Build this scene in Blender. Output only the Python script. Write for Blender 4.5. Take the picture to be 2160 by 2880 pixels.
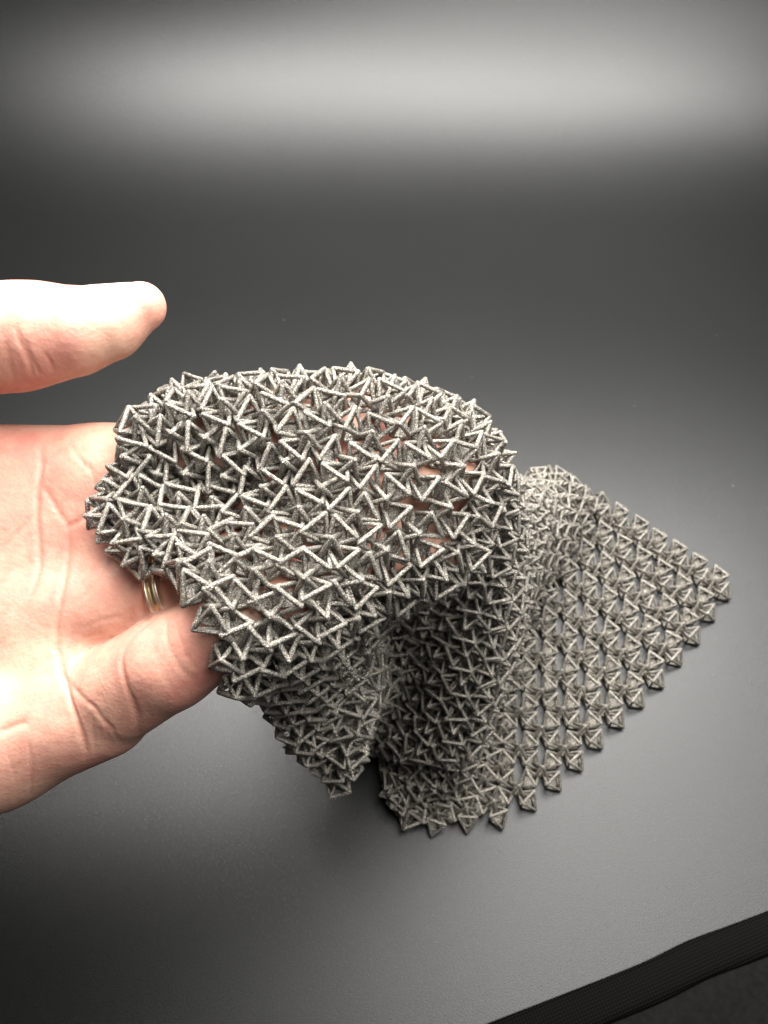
import bpy, math
import numpy as np
from mathutils import Matrix, Vector

# everything below is laid out in millimetres and scaled to metres (MM) when it becomes mesh
MM = 0.001
scene = bpy.context.scene
for o in list(bpy.data.objects):
    bpy.data.objects.remove(o)
col = scene.collection
rng = np.random.default_rng(7)

# ------------------------------------------------------------------ camera
CAM_H, CAM_PITCH = 288.0, 55.0
cd = bpy.data.cameras.new("camera")
cd.sensor_fit = 'VERTICAL'
cd.sensor_height = 34.6
cd.lens = 28.0
cd.clip_start, cd.clip_end = 0.005, 20.0
cd.dof.use_dof = True
cd.dof.focus_distance = 0.172
cd.dof.aperture_fstop = 30.0
cam = bpy.data.objects.new("camera", cd)
cam.location = (0, 0, CAM_H * MM)
cam.rotation_euler = (math.radians(90 - CAM_PITCH), 0, 0)
col.objects.link(cam)
scene.camera = cam

# ------------------------------------------------------------------ world and lamps
w = bpy.data.worlds.new("World")
scene.world = w
w.use_nodes = True
bg = w.node_tree.nodes["Background"]
bg.inputs[0].default_value = (0.92, 0.96, 1.0, 1)
bg.inputs[1].default_value = 0.04

def area(name, loc, target, sx, sy, power, colr):
    l = bpy.data.lights.new(name, 'AREA')
    l.shape = 'RECTANGLE'
    l.size, l.size_y = sx * MM, sy * MM
    l.energy = power
    l.color = colr
    o = bpy.data.objects.new(name, l)
    o.location = Vector(loc) * MM
    d = (Vector(target) - Vector(loc)).normalized()
    o.rotation_euler = d.to_track_quat('-Z', 'Y').to_euler()
    col.objects.link(o)
    return o

area('overhead_light_panel', (85, 325, 485), (50, 300, 0), 740, 470, 13.0, (1.0, 0.983, 0.945))
area('overhead_light_strip', (40, 385, 482), (50, 290, 0), 740, 150, 7.0, (1.0, 0.983, 0.945))


scene.view_settings.view_transform = 'Standard'
scene.view_settings.look = 'None'
scene.view_settings.exposure = 0.0
scene.view_settings.gamma = 1.0
scene.view_settings.use_curve_mapping = False
scene.cycles.max_bounces = 6
scene.cycles.diffuse_bounces = 3
scene.cycles.glossy_bounces = 4
scene.cycles.use_denoising = True

# ------------------------------------------------------------------ helpers
def mesh_obj(name, V, F, mat, parent=None, smooth=True):
    me = bpy.data.meshes.new(name)
    me.from_pydata((np.asarray(V, float) * MM).tolist(), [], [list(map(int, f)) for f in F])
    me.update()
    if smooth:
        me.polygons.foreach_set('use_smooth', [True] * len(me.polygons))
    if mat:
        me.materials.append(mat)
    o = bpy.data.objects.new(name, me)
    col.objects.link(o)
    if parent:
        o.parent = parent
    return o

class NT:
    def __init__(s, name):
        s.m = bpy.data.materials.new(name)
        s.m.use_nodes = True
        s.t = s.m.node_tree
        s.b = s.t.nodes['Principled BSDF']
    def n(s, kind, **kw):
        x = s.t.nodes.new(kind)
        for k, v in kw.items():
            if k.startswith('i_'):
                x.inputs[k[2:].replace('_', ' ')].default_value = v
            else:
                setattr(x, k, v)
        return x
    def l(s, a, b):
        s.t.links.new(a, b)
    def noise(s, scale, detail=3, rough=0.6, vec=None):
        x = s.n('ShaderNodeTexNoise', i_Scale=scale, i_Detail=detail, i_Roughness=rough)
        s.l(vec or s.pos(), x.inputs['Vector'])
        return x
    def pos(s):
        if not hasattr(s, '_p'):
            s._p = s.n('ShaderNodeNewGeometry')
        return s._p.outputs['Position']
    def ramp(s, fac, stops):
        x = s.n('ShaderNodeValToRGB')
        e = x.color_ramp.elements
        while len(e) < len(stops):
            e.new(0.5)
        for k, (p, c) in zip(e, stops):
            k.position = p
            k.color = (*c, 1) if len(c) == 3 else c
        s.l(fac, x.inputs[0])
        return x.outputs[0]
    def bump(s, height, strength, dist, normal=None):
        x = s.n('ShaderNodeBump', i_Strength=strength, i_Distance=dist)
        s.l(height, x.inputs['Height'])
        if normal:
            s.l(normal, x.inputs['Normal'])
        return x.outputs[0]

# ------------------------------------------------------------------ materials
def mat_sheet():
    k = NT('black_backdrop_sheet')
    g = k.noise(2300, 3, 0.7)
    g2 = k.noise(9, 3, 0.5)
    k.l(k.ramp(g.outputs[0], [(0.35, (0.005, 0.0052, 0.0052)), (0.7, (0.009, 0.0092, 0.0092))]), k.b.inputs['Base Color'])
    add = k.n('ShaderNodeMath', operation='MULTIPLY_ADD')
    k.l(g.outputs[0], add.inputs[0])
    add.inputs[1].default_value = 0.75
    k.l(k.ramp(g2.outputs[0], [(0.3, (0.42,) * 3), (0.7, (0.50,) * 3)]), add.inputs[2])
    k.l(k.ramp(add.outputs[0], [(0.6, (0.23,) * 3), (1.0, (0.36,) * 3)]), k.b.inputs['Roughness'])
    k.l(k.bump(g.outputs[0], 0.55, 0.00014), k.b.inputs['Normal'])
    k.b.inputs['Specular IOR Level'].default_value = 0.34
    return k.m

def mat_steel():
    k = NT('sintered_steel')
    g = k.noise(3800, 3, 0.65)
    g2 = k.noise(260, 3, 0.6)
    base = k.ramp(g.outputs[0], [(0.30, (0.06, 0.056, 0.051)), (0.50, (0.205, 0.190, 0.170)), (0.66, (0.78, 0.73, 0.63))])
    mix = k.n('ShaderNodeMix', data_type='RGBA', blend_type='MULTIPLY')
    mix.inputs[0].default_value = 0.6
    k.l(base, mix.inputs[6])
    k.l(k.ramp(g2.outputs[0], [(0.3, (0.72, 0.72, 0.74)), (0.7, (1, 0.98, 0.94))]), mix.inputs[7])
    k.l(mix.outputs[2], k.b.inputs['Base Color'])
    k.b.inputs['Metallic'].default_value = 0.7
    k.l(k.ramp(g.outputs[0], [(0.3, (0.62,) * 3), (0.75, (0.38,) * 3)]), k.b.inputs['Roughness'])
    k.l(k.bump(g.outputs[0], 1.0, 0.00026), k.b.inputs['Normal'])
    return k.m

def mat_skin():
    k = NT('skin')
    g = k.noise(48, 4, 0.6)
    base0 = k.ramp(g.outputs[0], [(0.32, (0.61, 0.25, 0.195)), (0.50, (0.65, 0.34, 0.255)), (0.66, (0.69, 0.41, 0.30))])
    g3 = k.noise(330, 4, 0.65)
    mot = k.n('ShaderNodeMix', data_type='RGBA', blend_type='MULTIPLY')
    mot.inputs[0].default_value = 0.35
    k.l(base0, mot.inputs[6])
    k.l(k.ramp(g3.outputs[0], [(0.33, (0.80, 0.62, 0.58)), (0.55, (1, 1, 1))]), mot.inputs[7])
    base = mot.outputs[2]
    at = k.n('ShaderNodeAttribute', attribute_name='crease')
    mix = k.n('ShaderNodeMix', data_type='RGBA', blend_type='MIX')
    k.l(at.outputs['Fac'], mix.inputs[0])
    k.l(base, mix.inputs[6])
    mix.inputs[7].default_value = (0.55, 0.20, 0.13, 1)
    k.l(mix.outputs[2], k.b.inputs['Base Color'])
    k.b.inputs['Roughness'].default_value = 0.48
    k.b.inputs['Subsurface Weight'].default_value = 0.2
    k.b.inputs['Subsurface Radius'].default_value = (1.0, 0.38, 0.22)
    k.b.inputs['Subsurface Scale'].default_value = 0.0022
    v = k.n('ShaderNodeTexVoronoi', i_Scale=1300.0)
    k.l(k.pos(), v.inputs['Vector'])
    f = k.noise(420, 3, 0.6)
    b1 = k.bump(v.outputs['Distance'], 0.14, 0.0003)
    k.l(k.bump(f.outputs[0], 0.20, 0.0007, b1), k.b.inputs['Normal'])
    return k.m

def mat_simple(name, c, rough=0.5, metal=0.0):
    k = NT(name)
    k.b.inputs['Base Color'].default_value = (*c, 1)
    k.b.inputs['Roughness'].default_value = rough
    k.b.inputs['Metallic'].default_value = metal
    return k

SHEET, STEEL, SKIN = mat_sheet(), mat_steel(), mat_skin()


# the black sheet: flat under the fabric, swept up into a wall at the back
def sheet():
    prof = [(-260, 0), (-100, 0), (0, 0), (100, 0), (200, 0), (300, 0), (360, 0), (SHEET_Y, 0)]
    R = SHEET_R
    for i in range(1, 25):
        a = i / 24 * math.pi / 2
        prof.append((SHEET_Y + R * math.sin(a), R - R * math.cos(a)))
    for i in range(1, 6):
        prof.append((SHEET_Y + R, R + i * 100))
    xs = np.linspace(-700, 700, 29)
    V = [(x, y, z) for (y, z) in prof for x in xs]
    m = len(xs)
    F = [(i * m + j, i * m + j + 1, (i + 1) * m + j + 1, (i + 1) * m + j) for i in range(len(prof) - 1) for j in range(m - 1)]
    o = mesh_obj('backdrop', V, F, SHEET)
    o['kind'] = 'structure'
    o['label'] = 'black matte sheet swept up behind the draped chainmail'
    return o
SHEET_Y, SHEET_R = 398.0, 150.0
sheet()


# ------------------------------------------------------------------ hand (bones as tapered segments: x, y, z, radius in mm)
PALM = [
    ((-65.2, 116.0, 137.2, 11.2), (-117.9, 116.7, 135.0, 13.0)),
    ((-61.6, 104.1, 130.2, 11.4), (-122.1, 104.2, 126.3, 14.0)),
    ((-58.2, 90.2, 124.4, 11.2), (-122.3, 90.3, 119.2, 14.0)),
    ((-61.5, 68.9, 116.1, 11.4), (-86.6, 64.0, 108.7, 14.3)),
    ((-86.6, 64.0, 108.7, 14.3), (-128.8, 66.3, 102.4, 18.4)),
    ((-138.6, 116.4, 137.4, 18.4), (-156.8, 93.7, 116.3, 21.6)),
    ((-117.9, 116.7, 135.0, 13.0), (-148.4, 107.4, 125.9, 19.4)),
    ((-100.3, 85.0, 115.5, 13.0), (-71.7, 79.8, 117.1, 9.7)),
    ((-130.3, 79.2, 108.8, 19.4), (-179.2, 89.8, 105.7, 25.9)),
    ((-160.3, 99.3, 114.9, 23.8), (-239.1, 100.4, 94.6, 29.2)),
]
FINGERS = [
    ('thumb', [(-52.5, 139.2, 166.6, 5.4), (-59.2, 135.4, 165.3, 7.5), (-66.5, 133.2, 165.1, 9.2), (-73.7, 132.8, 164.8, 10.6), (-79.5, 133.0, 163.6, 11.4), (-87.7, 132.8, 162.1, 11.0), (-111.1, 130.5, 155.2, 13.5), (-138.6, 116.4, 137.4, 18.4)]),
    ('index', [(-65.2, 116.2, 137.3, 11.0), (-41.7, 116.7, 141.6, 9.9), (-22.1, 117.6, 146.2, 9.5), (-6.4, 120.6, 145.7, 8.9), (5.7, 123.8, 141.3, 7.3)]),
    ('middle', [(-62.0, 104.7, 129.3, 10.8), (-34.7, 107.8, 134.1, 9.9), (-11.6, 106.9, 142.7, 9.7), (5.5, 111.8, 140.8, 8.9), (17.2, 115.7, 135.6, 7.5)]),
    ('ring', [(-58.2, 90.2, 124.4, 10.6), (-32.5, 90.5, 136.4, 9.7), (-13.5, 93.0, 139.5, 9.3), (1.6, 98.9, 134.4, 8.5), (11.3, 102.2, 130.1, 7.1)]),
    ('pinky', [(-55.1, 69.7, 121.9, 10.0), (-43.9, 72.7, 130.6, 9.7), (-31.6, 77.2, 137.7, 8.9), (-18.2, 83.6, 139.5, 8.0), (-9.2, 90.6, 133.9, 6.6)]),
]
# skin folds: (depth, width, points on the palm) and soft pads: (height, radius, centre)
CREASES = [
    (0.40, 0.55, [(-75.1, 116.4, 148.3), (-73.7, 111.1, 147.3), (-74.4, 106.3, 144.2), (-74.4, 100.8, 141.1), (-74.0, 96.2, 138.6), (-73.5, 92.0, 136.5), (-74.0, 88.6, 135.2), (-74.6, 86.4, 134.4), (-76.1, 82.5, 132.3), (-78.0, 78.9, 129.5)]),
    (0.47, 0.55, [(-67.7, 99.3, 140.5), (-67.7, 95.2, 138.1), (-67.9, 90.1, 135.9), (-68.1, 84.5, 133.8), (-68.8, 80.7, 130.8), (-68.8, 76.6, 128.0), (-67.0, 71.7, 126.7), (-64.2, 67.1, 127.4), (-62.4, 63.4, 126.5), (-61.5, 60.7, 124.2), (-61.3, 58.3, 120.6), (-64.1, 57.0, 108.8)]),
    (0.25, 0.55, [(-67.7, 99.3, 140.5), (-70.0, 102.3, 142.0), (-71.7, 105.0, 143.4), (-73.2, 106.9, 144.6)]),
    (0.25, 0.66, [(-67.7, 99.3, 140.5), (-64.9, 100.7, 141.3), (-62.8, 102.2, 142.0), (-61.7, 105.0, 143.4)]),
    (0.36, 0.66, [(-44.9, 78.8, 139.6), (-47.5, 76.2, 139.6), (-49.8, 73.8, 138.9), (-51.1, 71.9, 138.0), (-51.4, 70.2, 137.3), (-50.9, 67.6, 136.6), (-50.3, 65.9, 135.5), (-49.4, 63.6, 133.1), (-49.3, 61.8, 129.2), (-50.8, 60.6, 121.3)]),
    (0.50, 0.72, [(-49.0, 86.4, 139.0), (-50.3, 83.5, 136.6), (-50.2, 82.0, 134.8), (-47.1, 77.6, 139.2)]),
    (0.25, 0.50, [(-66.9, 70.9, 126.7), (-61.9, 66.8, 128.8), (-57.8, 63.5, 129.3), (-55.2, 60.7, 126.3), (-54.7, 59.6, 119.9)]),
    (0.29, 0.66, [(-72.5, 62.1, 124.6), (-75.2, 61.4, 124.2), (-78.3, 60.0, 123.8)]),
    (0.13, 0.44, [(-78.0, 78.9, 129.5), (-78.9, 75.2, 126.9), (-80.1, 71.9, 125.3)]),
    (0.18, 0.44, [(-82.2, 94.3, 137.4), (-79.3, 97.6, 139.3), (-76.4, 100.3, 140.8), (-74.6, 102.3, 141.9)]),
    (0.14, 0.44, [(-67.7, 99.3, 140.5), (-70.0, 94.2, 137.6), (-72.6, 90.0, 135.7)]),
    (0.16, 0.39, [(-62.7, 109.1, 146.9), (-65.5, 111.8, 148.4), (-69.0, 116.3, 148.9)]),
    (0.14, 0.39, [(-59.9, 105.1, 143.2), (-62.0, 107.3, 145.5), (-63.5, 111.1, 148.1)]),
    (0.18, 0.55, [(-57.1, 94.2, 137.5), (-58.8, 90.3, 136.7), (-61.5, 86.7, 135.4), (-63.7, 84.8, 134.2)]),
    (0.14, 0.44, [(-62.7, 80.7, 130.8), (-59.1, 81.6, 132.4), (-55.2, 81.9, 133.3), (-48.7, 76.2, 138.9)]),
    (0.13, 0.39, [(-66.1, 75.9, 127.3), (-63.4, 79.3, 128.8), (-58.6, 80.1, 130.4)]),
    (0.16, 0.44, [(-43.6, 78.8, 140.4), (-42.5, 74.8, 142.1), (-42.0, 71.9, 142.0), (-41.1, 70.0, 141.3), (-40.3, 68.7, 140.6), (-38.9, 66.9, 139.0), (-37.3, 66.0, 137.1)]),
    (0.11, 0.33, [(-40.6, 77.2, 143.0), (-39.5, 72.2, 143.0), (-37.7, 68.6, 141.0), (-35.3, 66.7, 137.8)]),
    (0.11, 0.33, [(-45.2, 72.4, 141.0), (-43.7, 68.9, 140.4), (-42.0, 65.6, 137.8), (-40.5, 63.6, 133.9)]),
    (0.32, 0.50, [(-73.6, 125.8, 173.3), (-73.4, 123.9, 171.3), (-72.6, 122.7, 169.0), (-72.4, 122.0, 166.4), (-72.9, 121.9, 162.9)]),
    (0.22, 0.44, [(-72.2, 124.3, 171.6), (-72.0, 122.8, 169.1), (-71.5, 122.1, 165.8), (-71.6, 122.2, 163.1)]),
    (0.18, 0.44, [(-69.2, 123.3, 168.6), (-68.6, 123.0, 166.5), (-68.7, 122.9, 163.4)]),
    (0.14, 0.44, [(-76.0, 124.7, 172.2), (-76.2, 122.3, 168.6), (-76.7, 121.3, 163.5), (-78.1, 122.1, 158.9)]),
    (0.14, 0.39, [(-72.1, 59.0, 122.8), (-72.4, 55.7, 119.4), (-73.6, 52.9, 114.3), (-75.4, 51.6, 108.8)]),
    (0.13, 0.39, [(-57.8, 63.3, 129.1), (-59.0, 61.0, 125.5), (-59.6, 58.4, 120.2), (-61.5, 58.1, 109.9)]),
    (0.11, 0.33, [(-55.4, 63.0, 129.9), (-56.0, 60.7, 126.3), (-56.4, 59.1, 120.3)]),
    (0.11, 0.33, [(-76.7, 57.1, 121.9), (-75.8, 53.9, 118.2), (-77.1, 50.8, 111.5)]),
]
PADS = [
    (1.0, 9.0, (-62.1, 82.9, 133.1)),
    (1.1, 10.0, (-74.2, 74.4, 126.8)),
    (0.9, 9.0, (-78.2, 105.0, 143.4)),
    (0.7, 9.0, (-62.4, 103.6, 142.7)),
    (0.8, 8.0, (-56.5, 69.9, 133.4)),
    (0.7, 8.0, (-57.4, 91.8, 137.2)),
    (0.6, 7.0, (-44.8, 66.1, 138.3)),
    (0.9, 10.0, (-67.6, 59.0, 122.6)),
    (-0.7, 8.0, (-67.4, 98.1, 139.9)),
    (-0.6, 7.0, (-65.5, 91.4, 136.4)),
    (0.5, 6.0, (-61.2, 126.2, 168.9)),
]
def round_cone(X,a,b):
    # X (...,3) ; a,b = (x,y,z,r); approximate round cone: capsule with linear radius
    A=a[:3];D=b[:3]-A;L2=(D@D)
    t=np.clip(((X-A)@D)/L2,0,1)
    q=X-A-t[...,None]*D
    return np.sqrt((q*q).sum(-1))-(a[3]+(b[3]-a[3])*t)
def smin(d1,d2,k):
    h=np.maximum(k-np.abs(d1-d2),0)/k
    return np.minimum(d1,d2)-h*h*k*0.25
def hand_sdf(X,palm,fingers,kp=7.0,kf=3.0):
    d=None
    for a,b in palm:
        e=round_cone(X,a,b); d=e if d is None else smin(d,e,kp)
    for name,ch in fingers:
        fd=None
        for a,b in zip(ch[:-1],ch[1:]):
            e=round_cone(X,a,b); fd=e if fd is None else smin(fd,e,2.0)
        d=smin(d,fd,2.0 if name=='pinky' else kf)
    return d
def surface_nets(D,lo,h):
    nx,ny,nz=D.shape
    S=D<0
    c=np.zeros((nx-1,ny-1,nz-1),np.int8)
    for i in(0,1):
        for j in(0,1):
            for k in(0,1): c+=S[i:nx-1+i,j:ny-1+j,k:nz-1+k]
    act=(c>0)&(c<8)
    idx=-np.ones(act.shape,np.int64); ijk=np.argwhere(act); idx[act]=np.arange(len(ijk))
    acc=np.zeros((len(ijk),3));cnt=np.zeros(len(ijk))
    cor=[(i,j,k) for i in(0,1) for j in(0,1) for k in(0,1)]
    for a in range(8):
        for b in range(a+1,8):
            A=np.array(cor[a]);B=np.array(cor[b])
            if np.abs(A-B).sum()!=1: continue
            da=D[tuple((ijk+A).T)];db=D[tuple((ijk+B).T)]
            m=(da<0)!=(db<0)
            t=da/(da-db+1e-30)
            acc[m]+=(A+t[:,None]*(B-A))[m];cnt[m]+=1
    V=lo+(ijk+acc/cnt[:,None])*h
    Q=[]
    for ax in range(3):
        o=[0,0,0];o[ax]=1
        sl0=tuple(slice(1,n-1) for n in D.shape)
        a=S[tuple(slice(1,n-1) if q!=ax else slice(0,n-1) for q,n in enumerate(D.shape))]
        b=S[tuple(slice(1,n-1) if q!=ax else slice(1,n) for q,n in enumerate(D.shape))]
        e=np.argwhere(a!=b); fl=a[tuple(e.T)]
        base=e.copy()
        for q in range(3):
            if q!=ax: base[:,q]+=1
        u_,v_=(ax+1)%3,(ax+2)%3
        def cell(du,dv):
            k=base.copy();k[:,u_]-=du;k[:,v_]-=dv
            return idx[tuple(k.T)]
        q=np.stack([cell(1,1),cell(0,1),cell(0,0),cell(1,0)],1)
        q[~fl]=q[~fl][:,::-1]
        Q.append(q)
    return V,np.concatenate(Q)
def build_hand():
    h = 1.0
    lo, hi = np.array((-215.0, 40, 60)), np.array((34.0, 160, 200))
    n = ((hi - lo) / h).astype(int) + 1
    X = np.stack(np.meshgrid(*[lo[i] + h * np.arange(n[i], dtype=np.float32) for i in range(3)], indexing='ij'), -1).astype(np.float32)
    palm = [(np.array(a, np.float32), np.array(b, np.float32)) for a, b in PALM]
    fing = [(k, [np.array(p, np.float32) for p in c]) for k, c in FINGERS]
    V, Q = surface_nets(hand_sdf(X, palm, fing), lo, h)
    o = mesh_obj('hand', V, Q, SKIN)
    mod = o.modifiers.new('fine', 'SUBSURF')
    mod.levels = mod.render_levels = 1
    dg = bpy.context.evaluated_depsgraph_get()
    me = bpy.data.meshes.new_from_object(o.evaluated_get(dg))
    o.modifiers.remove(mod)
    old = o.data
    o.data = me
    bpy.data.meshes.remove(old)
    me.name = 'hand'
    nv = len(me.vertices)
    P = np.empty(nv * 3, np.float32)
    me.vertices.foreach_get('co', P)
    P = P.reshape(-1, 3) / MM
    Nn = np.empty(nv * 3, np.float32)
    me.vertices.foreach_get('normal', Nn)
    Nn = Nn.reshape(-1, 3)
    disp = np.zeros(nv)
    red = np.zeros(nv)
    for hgt, R, c in PADS:
        d2 = ((P - np.array(c)) ** 2).sum(1)
        disp += hgt * np.exp(-d2 / (R * R))
    for fold_depth, fold_width, pts in CREASES:
        pts = np.array(pts)
        lo_, hi_ = pts.min(0) - 8, pts.max(0) + 8
        ix = np.where(((P > lo_) & (P < hi_)).all(1))[0]
        if not len(ix):
            continue
        q = P[ix]
        best = np.full(len(ix), 1e9)
        fade = np.zeros(len(ix))
        m = len(pts) - 1
        for s in range(m):
            A, B = pts[s], pts[s + 1]
            dv = B - A
            t = np.clip((q - A) @ dv / (dv @ dv), 0, 1)
            dd = ((q - A - t[:, None] * dv) ** 2).sum(1)
            k = dd < best
            best[k] = dd[k]
            fade[k] = ((s + t) / m)[k]
        taper = np.clip(np.minimum(fade, 1 - fade) * 5 + 0.25, 0, 1)
        dist = np.sqrt(best)
        g = np.exp(-(dist / fold_width) ** 2)
        disp[ix] += taper * fold_depth * (-1.15 * g + 0.10 * np.exp(-((dist - 2.3 * fold_width) / (1.5 * fold_width)) ** 2))
        red[ix] = np.maximum(red[ix], taper * min(1.0, fold_depth * 1.6) * np.exp(-(dist / (fold_width * 1.1)) ** 2))
    P = P + Nn * disp[:, None]
    me.vertices.foreach_set('co', (P * MM).astype(np.float32).ravel())
    at = me.attributes.new('crease', 'FLOAT', 'POINT')
    at.data.foreach_set('value', (0.42 * red).astype(np.float32))
    me.polygons.foreach_set('use_smooth', [True] * len(me.polygons))
    me.update()
    return o
hand = build_hand()
hand['label'] = 'open left hand, palm up, reaching in under the draped chainmail'
hand['category'] = 'hand'

def thumb_nail():
    ax = [np.array(p) for p in dict(FINGERS)['thumb'][:3]]
    ts = np.linspace(0, 1, 11)
    cam_f = np.array((0, math.cos(math.radians(CAM_PITCH)), -math.sin(math.radians(CAM_PITCH))))
    V, F = [], []
    tip, mid, back = ax
    d = (tip - back)[:3]
    L = np.linalg.norm(d)
    d = d / L
    up = np.array((0, 0.96, 0.28))
    up = up - d * (up @ d)
    up /= np.linalg.norm(up)
    sd = np.cross(d, up)
    for layer in (0.08, -0.6):
        for t in ts:
            s = -0.05 + t * 1.12
            rad = np.interp(s, [0, 0.5, 1.0, 1.3], [back[3], mid[3], tip[3], tip[3] - 0.9])
            c = back[:3] + d * L * s
            wdt = 0.72 * (1 - 0.55 * max(0, (t - 0.75) / 0.25) ** 2) * (0.75 + 0.25 * min(1, t * 4))
            for k in np.linspace(-1, 1, 9):
                an = k * wdt
                V.append(c + (rad + layer) * (math.cos(an) * up + math.sin(an) * sd))
    n1, n2 = 11, 9
    o2 = n1 * n2
    for i in range(n1 - 1):
        for j in range(n2 - 1):
            a = i * n2 + j
            F.append((a, a + 1, a + n2 + 1, a + n2))
            F.append((o2 + a, o2 + a + n2, o2 + a + n2 + 1, o2 + a + 1))
    rim = [j for j in range(n2)] + [i * n2 + n2 - 1 for i in range(1, n1)] + [(n1 - 1) * n2 + j for j in range(n2 - 2, -1, -1)] + [i * n2 for i in range(n1 - 2, 0, -1)]
    for a, b in zip(rim, rim[1:] + rim[:1]):
        F.append((b, a, o2 + a, o2 + b))
    m = mat_simple('nail', (0.72, 0.45, 0.36), 0.28)
    return mesh_obj('thumb_nail', V, F, m.m, hand)
thumb_nail()

def finger_ring():
    a, b = [np.array(p) for p in dict(FINGERS)['ring'][:2]]
    d = (b - a)[:3]
    L = np.linalg.norm(d)
    d = d / L
    s = RING_AT
    c = a[:3] + d * L * s
    R = a[3] + (b[3] - a[3]) * s + 0.15
    x = np.cross(d, (0, 0, 1)); x /= np.linalg.norm(x)
    y = np.cross(x, d)
    root = bpy.data.objects.new('finger_ring', None)
    root.location = Vector(c) * MM
    root.empty_display_size = 0.01
    col.objects.link(root)
    root['label'] = 'pale gold ring with bright polished rims showing beside the pinky'
    root['category'] = 'ring'
    def band(name, u0, u1, prof, mat):
        V, F = [], []
        n = 96
        for i in range(n):
            an = 2 * math.pi * i / n
            rd = math.cos(an) * x + math.sin(an) * y
            for (pu, pr) in prof:
                V.append(d * (u0 + (u1 - u0) * pu) + rd * (R + pr))
        m = len(prof)
        for i in range(n):
            for k in range(m):
                F.append((i * m + k, i * m + (k + 1) % m, ((i + 1) % n) * m + (k + 1) % m, ((i + 1) % n) * m + k))
        return mesh_obj(name, V, F, mat, root)
    prof = [(0, -0.4), (0, 0.7), (0.15, 1.05), (0.5, 1.2), (0.85, 1.05), (1, 0.7), (1, -0.4)]
    silver = mat_simple('silver', (0.92, 0.84, 0.70), 0.30, 1.0).m
    gold = mat_simple('pale_gold', (0.90, 0.70, 0.42), 0.35, 1.0).m
    band('outer_band', -1.7, -0.9, prof, silver)
    band('middle_band', -0.89, 0.89, [(0, -0.4), (0, 0.6), (0.5, 0.75), (1, 0.6), (1, -0.4)], gold)
    band('outer_band', 0.9, 1.7, prof, silver)
RING_AT = 0.55
finger_ring()


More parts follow.
